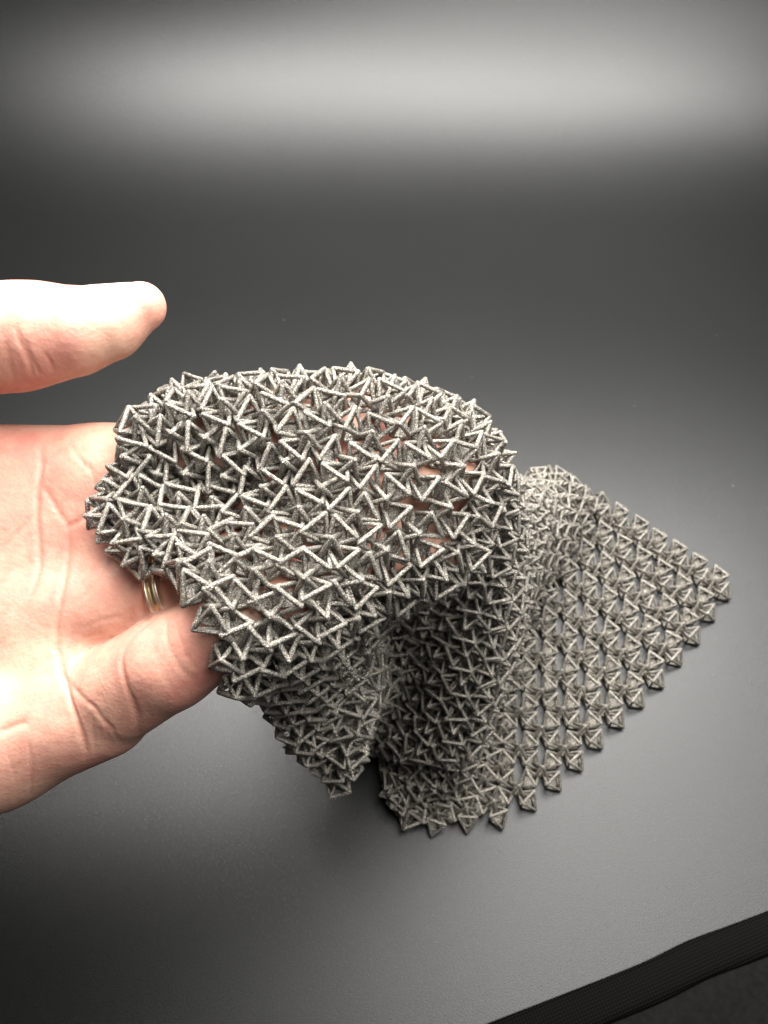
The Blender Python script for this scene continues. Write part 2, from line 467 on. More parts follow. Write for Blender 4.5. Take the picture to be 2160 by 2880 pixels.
FABRIC_POINTS = [
    1373, 1664, 31, 1338, 1695, 31, 1304, 1725, 31, 1269, 1756, 31, 1235, 1786, 31, 1200, 1817, 31, 1166, 1847, 31, 1131, 1878, 31, 1097, 1908, 31, 1063, 1939, 31, 1028, 1969, 31, 994, 2000, 31, 959, 2030, 31, 925, 2060, 31, 875, 2031, 77,
    838, 2019, 121, 803, 2012, 163, 767, 2008, 203, 730, 2005, 240, 691, 2003, 273, 650, 2000, 293, 611, 1997, 290, 577, 1993, 266, 546, 1987, 232, 517, 1979, 193, 488, 1969, 153, 459, 1959, 118, 429, 1949, 88, 398, 1939, 66, 366, 1929, 52,
    333, 1920, 45, 299, 1910, 42, 266, 1902, 44, 232, 1896, 50, 200, 1896, 61, 169, 1902, 75, 140, 1912, 90, 112, 1924, 105, 82, 1936, 117, 50, 1945, 122, 17, 1947, 117, -10, 1939, 102, -27, 1921, 82, -32, 1896, 61, -27, 1866, 47,
    -18, 1831, 38, -12, 1794, 34, -14, 1755, 33, -25, 1715, 31, -43, 1676, 30, -68, 1636, 30, -97, 1597, 30, -130, 1559, 30, -163, 1522, 30, -189, 1496, 30, 1333, 1616, 31, 1298, 1647, 31, 1264, 1678, 31, 1229, 1708, 31, 1195, 1739, 31,
    1160, 1770, 31, 1126, 1801, 31, 1091, 1831, 31, 1057, 1862, 31, 1022, 1893, 31, 987, 1924, 31, 953, 1954, 31, 918, 1985, 31, 884, 2016, 31, 854, 2003, 80, 825, 1994, 127, 793, 1987, 172, 759, 1983, 214, 723, 1981, 253, 685, 1979, 286,
    644, 1977, 304, 607, 1975, 301, 574, 1972, 281, 543, 1967, 250, 513, 1961, 215, 484, 1953, 180, 455, 1944, 148, 426, 1934, 120, 396, 1923, 99, 365, 1912, 85, 333, 1901, 77, 300, 1890, 74, 267, 1880, 75, 234, 1874, 81, 201, 1873, 91,
    170, 1877, 104, 140, 1886, 118, 110, 1897, 132, 79, 1908, 142, 47, 1916, 147, 14, 1919, 143, -16, 1913, 129, -36, 1898, 109, -46, 1875, 87, -47, 1847, 69, -44, 1816, 55, -43, 1782, 47, -49, 1747, 40, -62, 1711, 36, -79, 1675, 32,
    -101, 1639, 31, -128, 1602, 30, -159, 1565, 30, -191, 1527, 30, -216, 1499, 30, 1293, 1568, 31, 1258, 1599, 31, 1224, 1630, 31, 1189, 1661, 31, 1155, 1692, 31, 1120, 1723, 31, 1085, 1754, 31, 1051, 1785, 31, 1016, 1816, 31, 982, 1847, 31,
    947, 1878, 31, 912, 1909, 31, 878, 1940, 31, 843, 1971, 31, 826, 1964, 86, 805, 1960, 135, 778, 1956, 182, 747, 1952, 227, 713, 1949, 269, 676, 1947, 304, 638, 1945, 320, 602, 1945, 317, 570, 1944, 300, 539, 1942, 275, 508, 1937, 246,
    478, 1931, 216, 450, 1923, 188, 421, 1914, 163, 393, 1903, 143, 363, 1890, 129, 333, 1877, 120, 301, 1864, 117, 269, 1853, 118, 235, 1846, 123, 202, 1843, 131, 170, 1845, 142, 138, 1851, 155, 107, 1860, 166, 75, 1870, 175, 42, 1878, 179,
    9, 1881, 176, -22, 1877, 164, -46, 1865, 144, -62, 1846, 122, -71, 1822, 100, -76, 1795, 81, -83, 1765, 67, -95, 1735, 55, -110, 1705, 46, -128, 1674, 39, -148, 1642, 35, -172, 1608, 32, -199, 1572, 31, -229, 1534, 30, -252, 1505, 30,
    1253, 1520, 31, 1218, 1551, 31, 1183, 1583, 31, 1149, 1614, 31, 1114, 1645, 31, 1079, 1676, 31, 1044, 1708, 31, 1010, 1739, 31, 975, 1770, 31, 940, 1802, 31, 906, 1833, 31, 871, 1864, 31, 836, 1896, 31, 813, 1915, 59, 797, 1919, 101,
    781, 1920, 148, 759, 1919, 195, 732, 1917, 240, 701, 1914, 285, 665, 1911, 322, 631, 1912, 337, 598, 1914, 335, 565, 1916, 323, 533, 1916, 303, 502, 1914, 279, 473, 1910, 254, 444, 1903, 230, 417, 1894, 207, 389, 1883, 189, 361, 1869, 175,
    331, 1854, 166, 300, 1840, 162, 268, 1827, 162, 235, 1818, 166, 202, 1813, 174, 169, 1813, 183, 136, 1817, 193, 103, 1824, 203, 71, 1832, 209, 37, 1838, 212, 3, 1840, 208, -28, 1837, 196, -55, 1828, 178, -76, 1814, 156, -91, 1794, 133,
    -104, 1772, 112, -119, 1747, 93, -136, 1722, 78, -155, 1697, 66, -175, 1671, 55, -195, 1643, 46, -216, 1612, 40, -240, 1577, 36, -266, 1541, 33, -287, 1512, 32, 1212, 1472, 31, 1178, 1504, 31, 1143, 1535, 31, 1108, 1567, 31, 1073, 1598, 31,
    1038, 1630, 31, 1004, 1662, 31, 969, 1693, 31, 934, 1725, 31, 899, 1756, 31, 864, 1788, 31, 830, 1820, 31, 795, 1851, 31, 780, 1868, 72, 769, 1876, 117, 757, 1877, 162, 740, 1877, 207, 718, 1877, 252, 691, 1876, 295, 659, 1875, 331,
    627, 1878, 350, 594, 1883, 354, 561, 1887, 348, 528, 1891, 334, 497, 1891, 315, 467, 1889, 294, 439, 1884, 272, 412, 1875, 252, 384, 1863, 234, 356, 1848, 221, 327, 1832, 212, 297, 1817, 208, 265, 1803, 208, 232, 1792, 211, 199, 1786, 217,
    166, 1783, 225, 132, 1785, 233, 99, 1789, 240, 65, 1794, 244, 31, 1798, 244, -3, 1800, 239, -35, 1797, 228, -63, 1789, 211, -88, 1778, 190, -108, 1763, 167, -127, 1745, 145, -147, 1726, 125, -169, 1706, 108, -192, 1685, 93, -215, 1663, 80,
    -237, 1639, 68, -258, 1611, 57, -279, 1580, 49, -303, 1545, 42, -321, 1518, 38, 1171, 1425, 31, 1136, 1457, 31, 1101, 1489, 31, 1066, 1521, 31, 1031, 1553, 31, 996, 1585, 31, 961, 1617, 31, 927, 1648, 31, 892, 1680, 31, 857, 1712, 31,
    822, 1744, 31, 787, 1776, 31, 752, 1808, 31, 748, 1823, 84, 741, 1831, 133, 731, 1834, 179, 717, 1835, 225, 699, 1835, 269, 677, 1835, 309, 651, 1836, 344, 621, 1842, 367, 590, 1851, 377, 557, 1860, 376, 525, 1866, 367, 493, 1870, 353,
    462, 1869, 336, 434, 1865, 316, 406, 1856, 297, 379, 1844, 280, 351, 1829, 267, 322, 1812, 259, 292, 1795, 254, 261, 1780, 254, 229, 1768, 256, 196, 1760, 261, 162, 1755, 268, 128, 1754, 274, 94, 1755, 279, 60, 1758, 280, 26, 1760, 278,
    -8, 1760, 271, -40, 1757, 260, -70, 1750, 244, -96, 1740, 224, -121, 1729, 203, -145, 1715, 181, -169, 1700, 160, -194, 1684, 141, -219, 1668, 125, -245, 1649, 110, -269, 1629, 96, -291, 1605, 83, -313, 1576, 71, -335, 1545, 60, -352, 1521, 53,
    1129, 1378, 31, 1094, 1411, 31, 1059, 1443, 31, 1024, 1475, 31, 989, 1507, 31, 954, 1539, 31, 919, 1571, 31, 884, 1604, 31, 849, 1636, 31, 815, 1668, 31, 780, 1700, 31, 745, 1732, 31, 727, 1761, 55, 719, 1779, 100, 713, 1788, 149,
    705, 1792, 196, 694, 1793, 241, 678, 1793, 286, 660, 1793, 328, 638, 1795, 364, 613, 1805, 390, 584, 1818, 404, 554, 1832, 408, 522, 1843, 403, 490, 1849, 392, 459, 1850, 377, 430, 1846, 360, 401, 1838, 342, 374, 1826, 326, 346, 1810, 314,
    317, 1792, 306, 287, 1775, 302, 257, 1760, 301, 225, 1746, 303, 192, 1736, 307, 159, 1729, 312, 125, 1726, 317, 90, 1724, 319, 56, 1724, 319, 22, 1724, 314, -12, 1722, 305, -44, 1718, 293, -74, 1712, 278, -102, 1704, 259, -129, 1694, 239,
    -156, 1683, 218, -183, 1671, 197, -210, 1659, 178, -238, 1645, 160, -265, 1630, 144, -291, 1612, 128, -315, 1591, 114, -338, 1567, 100, -361, 1540, 86, -378, 1519, 77, 1086, 1334, 31, 1051, 1366, 31, 1016, 1399, 31, 981, 1431, 31, 946, 1464, 31,
    911, 1496, 31, 876, 1529, 31, 841, 1561, 31, 806, 1594, 31, 771, 1626, 31, 736, 1658, 31, 701, 1691, 31, 694, 1718, 67, 690, 1735, 114, 686, 1745, 164, 679, 1750, 213, 669, 1751, 259, 655, 1751, 305, 638, 1751, 349, 619, 1753, 389,
    601, 1766, 417, 578, 1784, 434, 551, 1803, 441, 521, 1818, 439, 489, 1827, 432, 457, 1830, 419, 427, 1827, 403, 398, 1820, 387, 369, 1807, 372, 341, 1791, 361, 312, 1774, 354, 283, 1756, 349, 252, 1740, 348, 221, 1726, 350, 188, 1715, 353,
    155, 1706, 358, 121, 1700, 361, 87, 1695, 362, 53, 1692, 359, 19, 1690, 353, -14, 1687, 343, -45, 1682, 330, -76, 1676, 314, -105, 1668, 297, -134, 1660, 277, -162, 1651, 257, -191, 1641, 237, -220, 1630, 217, -249, 1619, 198, -277, 1606, 180,
    -305, 1590, 164, -331, 1572, 148, -356, 1552, 134, -381, 1529, 120, -399, 1512, 111, 1043, 1289, 31, 1008, 1322, 31, 973, 1355, 31, 938, 1388, 31, 903, 1420, 31, 867, 1453, 31, 832, 1486, 31, 797, 1519, 31, 762, 1551, 31, 727, 1584, 31,
    692, 1617, 31, 657, 1649, 31, 661, 1676, 78, 661, 1693, 128, 658, 1702, 179, 653, 1708, 229, 645, 1710, 276, 633, 1710, 322, 617, 1710, 368, 600, 1712, 412, 588, 1727, 442, 572, 1749, 462, 549, 1771, 472, 521, 1789, 474, 490, 1802, 470,
    458, 1807, 460, 427, 1807, 446, 397, 1800, 431, 367, 1788, 418, 338, 1773, 408, 309, 1756, 402, 279, 1738, 398, 249, 1722, 396, 217, 1708, 398, 185, 1695, 401, 153, 1685, 405, 119, 1676, 407, 85, 1670, 406, 52, 1664, 402, 18, 1659, 394,
    -14, 1654, 383, -45, 1649, 369, -75, 1642, 353, -105, 1635, 336, -135, 1627, 317, -164, 1619, 297, -194, 1610, 278, -225, 1601, 258, -254, 1591, 238, -284, 1579, 220, -313, 1566, 203, -341, 1551, 187, -368, 1533, 173, -394, 1515, 160, -414, 1500, 151,
    999, 1248, 31, 964, 1281, 31, 929, 1314, 31, 894, 1347, 31, 859, 1380, 31, 823, 1413, 31, 788, 1446, 31, 753, 1479, 31, 718, 1512, 31, 683, 1545, 31, 648, 1578, 31, 632, 1610, 53, 631, 1635, 94, 632, 1651, 143, 631, 1660, 193,
    627, 1666, 244, 620, 1668, 293, 610, 1668, 339, 598, 1668, 383, 586, 1673, 426, 577, 1689, 460, 565, 1710, 484, 548, 1734, 499, 523, 1755, 506, 493, 1771, 506, 462, 1780, 499, 429, 1783, 488, 398, 1779, 476, 367, 1769, 464, 337, 1755, 456,
    307, 1738, 450, 277, 1721, 446, 247, 1705, 445, 215, 1691, 446, 184, 1677, 449, 151, 1666, 452, 118, 1656, 454, 85, 1647, 452, 52, 1639, 447, 19, 1632, 437, -12, 1625, 425, -43, 1619, 411, -73, 1611, 395, -103, 1604, 377, -132, 1596, 358,
    -163, 1589, 339, -194, 1580, 320, -225, 1572, 300, -255, 1563, 281, -286, 1553, 262, -316, 1541, 245, -345, 1528, 229, -374, 1513, 216, -402, 1498, 205, -423, 1485, 197, 955, 1207, 31, 920, 1240, 31, 885, 1273, 31, 850, 1307, 31, 815, 1340, 31,
    779, 1373, 31, 744, 1407, 31, 709, 1440, 31, 674, 1473, 31, 638, 1507, 31, 603, 1540, 31, 600, 1571, 65, 602, 1595, 108, 604, 1609, 157, 605, 1618, 208, 602, 1624, 258, 596, 1627, 308, 587, 1627, 356, 577, 1627, 402, 571, 1634, 442,
    566, 1648, 477, 558, 1669, 503, 545, 1693, 522, 524, 1716, 535, 497, 1735, 539, 467, 1749, 537, 434, 1756, 529, 402, 1755, 520, 370, 1748, 510, 338, 1735, 503, 308, 1720, 498, 277, 1704, 495, 246, 1689, 494, 215, 1675, 495, 183, 1661, 498,
    151, 1649, 501, 118, 1637, 502, 86, 1627, 500, 53, 1617, 493, 22, 1608, 483, -9, 1600, 469, -39, 1592, 454, -69, 1583, 438, -98, 1576, 420, -128, 1568, 401, -159, 1560, 382, -190, 1553, 363, -222, 1545, 344, -253, 1536, 325, -285, 1527, 307,
    -316, 1517, 290, -347, 1506, 275, -377, 1493, 262, -406, 1480, 252, -428, 1469, 245, 912, 1168, 31, 877, 1202, 31, 841, 1235, 31, 806, 1269, 31, 771, 1302, 31, 736, 1336, 31, 701, 1369, 31, 666, 1403, 31, 630, 1436, 31, 595, 1470, 31,
    560, 1503, 31, 567, 1533, 76, 572, 1555, 123, 577, 1567, 173, 579, 1575, 223, 578, 1581, 273, 573, 1586, 323, 565, 1587, 373, 556, 1586, 422, 554, 1593, 460, 553, 1606, 493, 550, 1626, 520, 541, 1650, 542, 524, 1674, 559, 501, 1696, 569,
    472, 1713, 571, 441, 1724, 568, 408, 1728, 562, 375, 1725, 555, 342, 1715, 550, 310, 1702, 546, 279, 1688, 544, 248, 1673, 543, 216, 1659, 544, 184, 1646, 547, 152, 1633, 550, 120, 1621, 551, 88, 1609, 548, 56, 1598, 541, 25, 1587, 530,
    -5, 1577, 515, -34, 1567, 499, -62, 1558, 482, -92, 1550, 464, -122, 1542, 445, -153, 1534, 426, -185, 1527, 407, -217, 1520, 389, -249, 1512, 370, -282, 1504, 352, -313, 1495, 336, -345, 1485, 321, -376, 1474, 310, -407, 1462, 300, -430, 1453, 294,
    868, 1130, 31, 833, 1163, 31, 798, 1197, 31, 763, 1231, 31, 728, 1264, 31, 693, 1298, 31, 657, 1332, 31, 622, 1365, 31, 587, 1399, 31, 552, 1433, 31, 539, 1467, 54, 539, 1496, 93, 544, 1515, 140, 550, 1527, 190, 553, 1534, 240,
    554, 1539, 289, 552, 1543, 337, 546, 1545, 385, 540, 1545, 432, 539, 1552, 472, 540, 1564, 506, 539, 1583, 535, 534, 1606, 559, 522, 1631, 580, 502, 1654, 594, 477, 1674, 602, 447, 1690, 604, 415, 1698, 602, 381, 1699, 599, 348, 1693, 596,
    315, 1683, 594, 283, 1670, 592, 251, 1657, 592, 219, 1644, 594, 187, 1631, 597, 155, 1619, 600, 122, 1606, 600, 90, 1594, 597, 59, 1581, 590, 30, 1569, 578, 1, 1557, 562, -27, 1545, 545, -55, 1535, 528, -84, 1526, 509, -115, 1518, 490,
    -147, 1511, 471, -179, 1505, 453, -212, 1498, 435, -244, 1491, 417, -277, 1483, 399, -310, 1475, 383, -342, 1466, 369, -374, 1456, 358, -405, 1446, 349, -429, 1438, 343, 826, 1093, 31, 790, 1126, 31, 755, 1160, 31, 720, 1194, 31, 685, 1228, 31,
    650, 1262, 31, 615, 1296, 31, 580, 1330, 31, 545, 1364, 31, 524, 1398, 44, 513, 1430, 71, 512, 1456, 110, 517, 1475, 157, 523, 1486, 206, 527, 1493, 257, 530, 1497, 307, 530, 1499, 354, 527, 1501, 400, 524, 1503, 444, 524, 1510, 484,
    526, 1522, 519, 527, 1541, 549, 524, 1563, 575, 516, 1587, 598, 501, 1611, 616, 479, 1634, 629, 452, 1653, 636, 422, 1666, 639, 388, 1671, 640, 354, 1669, 641, 321, 1662, 641, 288, 1652, 640, 255, 1641, 641, 223, 1629, 643, 190, 1617, 646,
    158, 1605, 649, 126, 1593, 650, 94, 1580, 647, 63, 1567, 639, 35, 1552, 626, 8, 1538, 610, -19, 1525, 592, -47, 1514, 574, -76, 1505, 555, -108, 1497, 537, -140, 1491, 518, -173, 1485, 500, -206, 1479, 482, -239, 1472, 464, -272, 1465, 447,
    -305, 1457, 431, -337, 1449, 417, -370, 1440, 406, -402, 1431, 398, -426, 1424, 393, 783, 1056, 31, 748, 1090, 31, 713, 1124, 31, 678, 1158, 31, 643, 1192, 31, 608, 1226, 31, 573, 1260, 31, 538, 1294, 31, 503, 1328, 31, 492, 1361, 53,
    485, 1391, 84, 486, 1416, 125, 491, 1434, 172, 497, 1445, 222, 502, 1451, 273, 506, 1455, 323, 507, 1457, 371, 507, 1457, 417, 505, 1459, 460, 507, 1467, 500, 511, 1481, 534, 513, 1500, 564, 513, 1522, 590, 507, 1545, 614, 496, 1570, 635,
    478, 1594, 652, 455, 1615, 664, 427, 1632, 673, 395, 1641, 680, 362, 1643, 684, 328, 1640, 687, 294, 1633, 688, 261, 1624, 689, 228, 1613, 691, 195, 1601, 695, 163, 1589, 698, 130, 1578, 699, 97, 1566, 696, 67, 1553, 689, 39, 1537, 675,
    15, 1521, 658, -11, 1506, 639, -38, 1494, 621, -69, 1485, 602, -101, 1479, 584, -134, 1473, 566, -167, 1468, 548, -200, 1462, 531, -234, 1455, 513, -267, 1448, 496, -300, 1441, 480, -333, 1433, 466, -365, 1425, 456, -398, 1417, 448, -422, 1411, 443,
    742, 1019, 31, 707, 1053, 31, 672, 1087, 31, 637, 1121, 31, 602, 1156, 31, 567, 1190, 31, 532, 1224, 31, 497, 1258, 31, 476, 1292, 41, 463, 1324, 63, 459, 1352, 96, 460, 1375, 138, 466, 1392, 186, 472, 1403, 236, 477, 1409, 286,
    482, 1413, 337, 485, 1415, 388, 486, 1415, 436, 486, 1416, 480, 490, 1426, 518, 495, 1441, 550, 499, 1460, 579, 500, 1482, 606, 496, 1506, 631, 487, 1530, 653, 473, 1555, 673, 454, 1577, 690, 430, 1596, 704, 401, 1610, 717, 370, 1616, 726,
    336, 1617, 732, 302, 1614, 735, 268, 1606, 737, 235, 1596, 740, 201, 1584, 743, 167, 1573, 747, 133, 1562, 748, 100, 1551, 746, 68, 1539, 738, 42, 1523, 724, 22, 1504, 705, -2, 1488, 687, -30, 1477, 669, -62, 1470, 651, -95, 1464, 633,
    -129, 1459, 616, -162, 1454, 598, -195, 1448, 580, -228, 1441, 562, -261, 1434, 545, -294, 1427, 529, -327, 1420, 516, -360, 1412, 505, -393, 1405, 498, -417, 1399, 493, 701, 982, 31, 666, 1016, 31, 631, 1051, 31, 596, 1085, 31, 561, 1120, 31,
    527, 1154, 31, 492, 1188, 31, 466, 1223, 36, 447, 1255, 48, 436, 1285, 72, 433, 1311, 106, 436, 1333, 149, 441, 1349, 196, 447, 1359, 246, 454, 1366, 297, 459, 1370, 348, 463, 1373, 399, 466, 1374, 450, 468, 1376, 497, 474, 1386, 534,
    480, 1402, 565, 484, 1421, 594, 485, 1443, 621, 483, 1467, 646, 476, 1492, 670, 465, 1517, 692, 450, 1540, 713, 430, 1561, 733, 406, 1578, 752, 377, 1588, 767, 345, 1593, 777, 311, 1593, 781, 277, 1588, 784, 243, 1578, 787, 208, 1566, 791,
    173, 1554, 795, 137, 1543, 796, 101, 1533, 793, 67, 1521, 786, 43, 1505, 772, 30, 1487, 752, 7, 1473, 735, -24, 1464, 718, -57, 1459, 701, -91, 1454, 683, -124, 1448, 666, -157, 1442, 648, -190, 1435, 630, -223, 1428, 612, -256, 1421, 594,
    -289, 1414, 579, -322, 1407, 565, -355, 1401, 555, -388, 1394, 548, -413, 1389, 543, 660, 945, 31, 625, 980, 31, 591, 1015, 31, 556, 1049, 31, 521, 1084, 31, 486, 1118, 31, 451, 1153, 31, 433, 1187, 39, 419, 1218, 54, 410, 1247, 79,
    409, 1271, 113, 412, 1290, 155, 418, 1305, 202, 425, 1316, 251, 432, 1323, 301, 439, 1327, 352, 444, 1331, 403, 449, 1334, 454, 453, 1338, 501, 459, 1348, 540, 465, 1363, 575, 469, 1382, 606, 470, 1404, 634, 468, 1428, 661, 463, 1454, 686,
    455, 1480, 711, 443, 1505, 736, 427, 1527, 761, 407, 1545, 785, 382, 1560, 805, 353, 1568, 820, 320, 1571, 827, 285, 1567, 830, 251, 1559, 834, 216, 1547, 838, 180, 1535, 842, 142, 1522, 842, 103, 1510, 839, 67, 1498, 832, 43, 1485, 818,
    39, 1475, 800, 16, 1465, 785, -18, 1459, 769, -53, 1453, 752, -86, 1447, 734, -120, 1440, 716, -153, 1432, 698, -185, 1424, 680, -218, 1417, 662, -251, 1410, 644, -284, 1403, 629, -317, 1396, 615, -350, 1390, 605, -383, 1384, 598, -408, 1380, 594,
    619, 909, 31, 585, 944, 31, 550, 979, 31, 515, 1013, 31, 480, 1048, 31, 446, 1083, 31, 423, 1119, 34, 405, 1152, 42, 392, 1182, 60, 386, 1208, 86, 385, 1230, 119, 389, 1248, 159, 396, 1262, 204, 405, 1272, 252, 413, 1279, 301,
    421, 1285, 351, 428, 1289, 402, 435, 1294, 451, 440, 1301, 499, 446, 1311, 541, 451, 1325, 580, 454, 1344, 615, 455, 1366, 646, 453, 1391, 675, 450, 1418, 703, 444, 1444, 730, 435, 1470, 758, 422, 1493, 786, 406, 1513, 814, 385, 1529, 840,
    359, 1541, 860, 327, 1545, 870, 293, 1544, 875, 258, 1537, 880, 223, 1527, 885, 188, 1514, 889, 150, 1501, 889, 112, 1487, 884, 76, 1473, 875, 51, 1466, 864, 46, 1469, 849, 20, 1467, 835, -15, 1459, 820, -50, 1451, 803, -83, 1441, 785,
    -116, 1432, 767, -148, 1423, 749, -181, 1415, 730, -213, 1407, 712, -246, 1399, 695, -279, 1393, 679, -312, 1387, 666, -346, 1381, 656, -379, 1376, 649, -404, 1372, 645, 576, 874, 31, 542, 910, 31, 507, 945, 31, 473, 980, 31, 439, 1016, 31,
    416, 1052, 31, 395, 1087, 35, 378, 1119, 47, 367, 1147, 66, 362, 1171, 93, 364, 1191, 126, 370, 1207, 164, 378, 1220, 207, 388, 1229, 252, 397, 1237, 300, 407, 1243, 349, 415, 1248, 399, 422, 1255, 448, 429, 1263, 495, 434, 1274, 540,
    438, 1288, 583, 440, 1307, 621, 441, 1329, 657, 440, 1355, 689, 437, 1382, 719, 432, 1410, 749, 425, 1436, 780, 415, 1460, 811, 401, 1480, 841, 384, 1498, 869, 361, 1510, 891, 332, 1517, 906, 299, 1518, 916, 265, 1513, 924, 231, 1505, 931,
    196, 1494, 935, 160, 1481, 935, 125, 1468, 930, 91, 1457, 922, 62, 1456, 912, 46, 1468, 900, 18, 1469, 886, -16, 1460, 871, -48, 1448, 854, -80, 1437, 836, -112, 1426, 818, -144, 1415, 799, -176, 1406, 781, -209, 1397, 763, -241, 1390, 745,
    -274, 1384, 729, -308, 1378, 716, -341, 1373, 706, -374, 1368, 700, -400, 1365, 696, 532, 839, 31, 498, 875, 31, 465, 911, 31, 431, 947, 31, 409, 986, 31, 388, 1022, 32, 369, 1056, 38, 354, 1087, 52, 344, 1113, 75, 341, 1135, 102,
    345, 1153, 135, 353, 1167, 171, 363, 1179, 211, 374, 1188, 255, 384, 1195, 301, 394, 1202, 349, 403, 1208, 397, 411, 1216, 446, 418, 1226, 494, 423, 1238, 540, 426, 1253, 585, 428, 1272, 627, 428, 1294, 665, 427, 1320, 701, 425, 1348, 735,
    420, 1376, 769, 414, 1402, 802, 406, 1426, 835, 395, 1447, 866, 380, 1465, 894, 360, 1478, 919, 334, 1486, 939, 304, 1489, 955, 272, 1487, 967, 239, 1482, 976, 205, 1473, 982, 170, 1464, 983, 136, 1455, 978, 103, 1449, 970, 71, 1452, 961,
    44, 1463, 950, 14, 1464, 937, -17, 1456, 922, -47, 1444, 905, -77, 1431, 888, -108, 1419, 869, -139, 1408, 850, -172, 1398, 832, -204, 1389, 814, -237, 1382, 796, -270, 1376, 780, -304, 1370, 767, -337, 1366, 757, -370, 1362, 751, -396, 1359, 747,
    483, 808, 31, 450, 845, 31, 417, 882, 31, 399, 921, 30, 380, 959, 31, 362, 995, 33, 344, 1028, 43, 331, 1057, 61, 324, 1080, 85, 324, 1100, 114, 330, 1116, 146, 340, 1129, 181, 351, 1139, 219, 362, 1147, 261, 373, 1155, 306,
    384, 1162, 352, 393, 1170, 400, 401, 1179, 449, 407, 1189, 497, 412, 1202, 544, 415, 1218, 590, 417, 1238, 634, 417, 1260, 675, 416, 1286, 715, 414, 1314, 753, 409, 1342, 789, 404, 1369, 825, 397, 1393, 859, 389, 1414, 890, 375, 1431, 920,
    357, 1445, 947, 334, 1454, 971, 307, 1459, 992, 277, 1460, 1008, 245, 1458, 1021, 212, 1453, 1029, 178, 1448, 1031, 144, 1445, 1028, 111, 1444, 1021, 78, 1448, 1012, 47, 1455, 1001, 15, 1455, 988, -15, 1448, 973, -44, 1438, 956, -74, 1425, 939,
    -104, 1412, 920, -135, 1400, 901, -167, 1390, 883, -200, 1381, 864, -233, 1374, 847, -266, 1369, 831, -300, 1364, 818, -333, 1360, 808, -367, 1356, 802, -392, 1354, 798, 435, 778, 31, 402, 815, 31, 384, 857, 31, 368, 897, 30, 352, 934, 31,
    336, 970, 36, 321, 1002, 49, 310, 1028, 71, 307, 1049, 98, 311, 1066, 127, 320, 1080, 159, 331, 1091, 193, 342, 1100, 231, 354, 1108, 272, 364, 1116, 316, 374, 1124, 362, 383, 1132, 409, 391, 1142, 457, 397, 1154, 505, 401, 1168, 553,
    405, 1184, 600, 407, 1204, 645, 407, 1227, 689, 406, 1253, 731, 404, 1280, 771, 400, 1308, 811, 395, 1336, 848, 390, 1359, 883, 383, 1380, 915, 371, 1397, 947, 354, 1411, 976, 333, 1422, 1004, 309, 1429, 1029, 281, 1433, 1050, 250, 1434, 1066,
    218, 1434, 1077, 184, 1434, 1080, 150, 1435, 1078, 116, 1439, 1072, 83, 1443, 1063, 51, 1446, 1051, 19, 1445, 1038, -11, 1439, 1023, -40, 1429, 1007, -70, 1417, 989, -100, 1404, 971, -131, 1393, 952, -163, 1383, 934, -196, 1375, 915, -229, 1368, 898,
    -262, 1363, 882, -296, 1358, 869, -330, 1355, 859, -363, 1352, 853, -388, 1349, 850, 381, 757, 31, 363, 798, 31, 349, 837, 30, 337, 876, 30, 324, 913, 32, 310, 947, 41, 299, 977, 59, 293, 1000, 84, 295, 1018, 113, 303, 1033, 143,
    313, 1044, 175, 324, 1054, 209, 336, 1063, 246, 346, 1071, 287, 356, 1079, 331, 365, 1088, 377, 373, 1097, 424, 380, 1108, 472, 386, 1120, 520, 390, 1135, 568, 394, 1152, 616, 396, 1172, 662, 397, 1194, 707, 397, 1219, 751, 395, 1246, 793,
    392, 1273, 833, 389, 1300, 872, 384, 1324, 908, 378, 1345, 942, 367, 1363, 975, 352, 1378, 1008, 332, 1390, 1039, 309, 1399, 1067, 282, 1405, 1092, 253, 1410, 1111, 221, 1414, 1124, 188, 1419, 1130, 155, 1425, 1129, 121, 1431, 1123, 88, 1436, 1114,
    56, 1437, 1102, 24, 1435, 1089, -6, 1428, 1074, -35, 1419, 1057, -65, 1407, 1040, -95, 1396, 1022, -127, 1385, 1003, -159, 1377, 985, -192, 1369, 967, -225, 1363, 949, -259, 1358, 933, -293, 1354, 920, -326, 1351, 911, -360, 1348, 904, -385, 1346, 901,
    327, 756, 30, 321, 785, 30, 313, 821, 30, 304, 858, 31, 295, 894, 36, 285, 926, 49, 279, 952, 71, 280, 971, 99, 287, 987, 129, 297, 999, 159, 308, 1009, 192, 319, 1018, 227, 330, 1027, 266, 340, 1035, 307, 349, 1044, 351,
    356, 1054, 398, 363, 1064, 445, 369, 1076, 493, 374, 1089, 541, 379, 1104, 589, 382, 1121, 637, 384, 1140, 684, 386, 1162, 730, 386, 1186, 775, 385, 1212, 817, 384, 1238, 858, 382, 1264, 897, 379, 1288, 934, 373, 1309, 970, 364, 1329, 1006,
    350, 1345, 1041, 331, 1359, 1075, 308, 1370, 1107, 281, 1378, 1134, 253, 1386, 1156, 223, 1394, 1171, 191, 1403, 1179, 159, 1414, 1179, 126, 1423, 1174, 93, 1428, 1165, 61, 1428, 1153, 30, 1424, 1139, -1, 1417, 1124, -30, 1408, 1108, -60, 1398, 1090,
    -91, 1388, 1072, -123, 1379, 1054, -156, 1371, 1036, -189, 1365, 1018, -222, 1359, 1000, -256, 1355, 984, -289, 1351, 971, -323, 1348, 962, -357, 1345, 956, -382, 1343, 953, 275, 747, 30, 275, 773, 30, 274, 808, 30, 270, 843, 32, 265, 876, 42,
    261, 904, 61, 263, 926, 86, 271, 942, 115, 282, 954, 145, 294, 965, 176, 305, 974, 210, 315, 983, 247, 324, 992, 287, 332, 1002, 330, 340, 1012, 376, 346, 1023, 423, 352, 1034, 470, 357, 1046, 518, 361, 1059, 566, 365, 1075, 614,
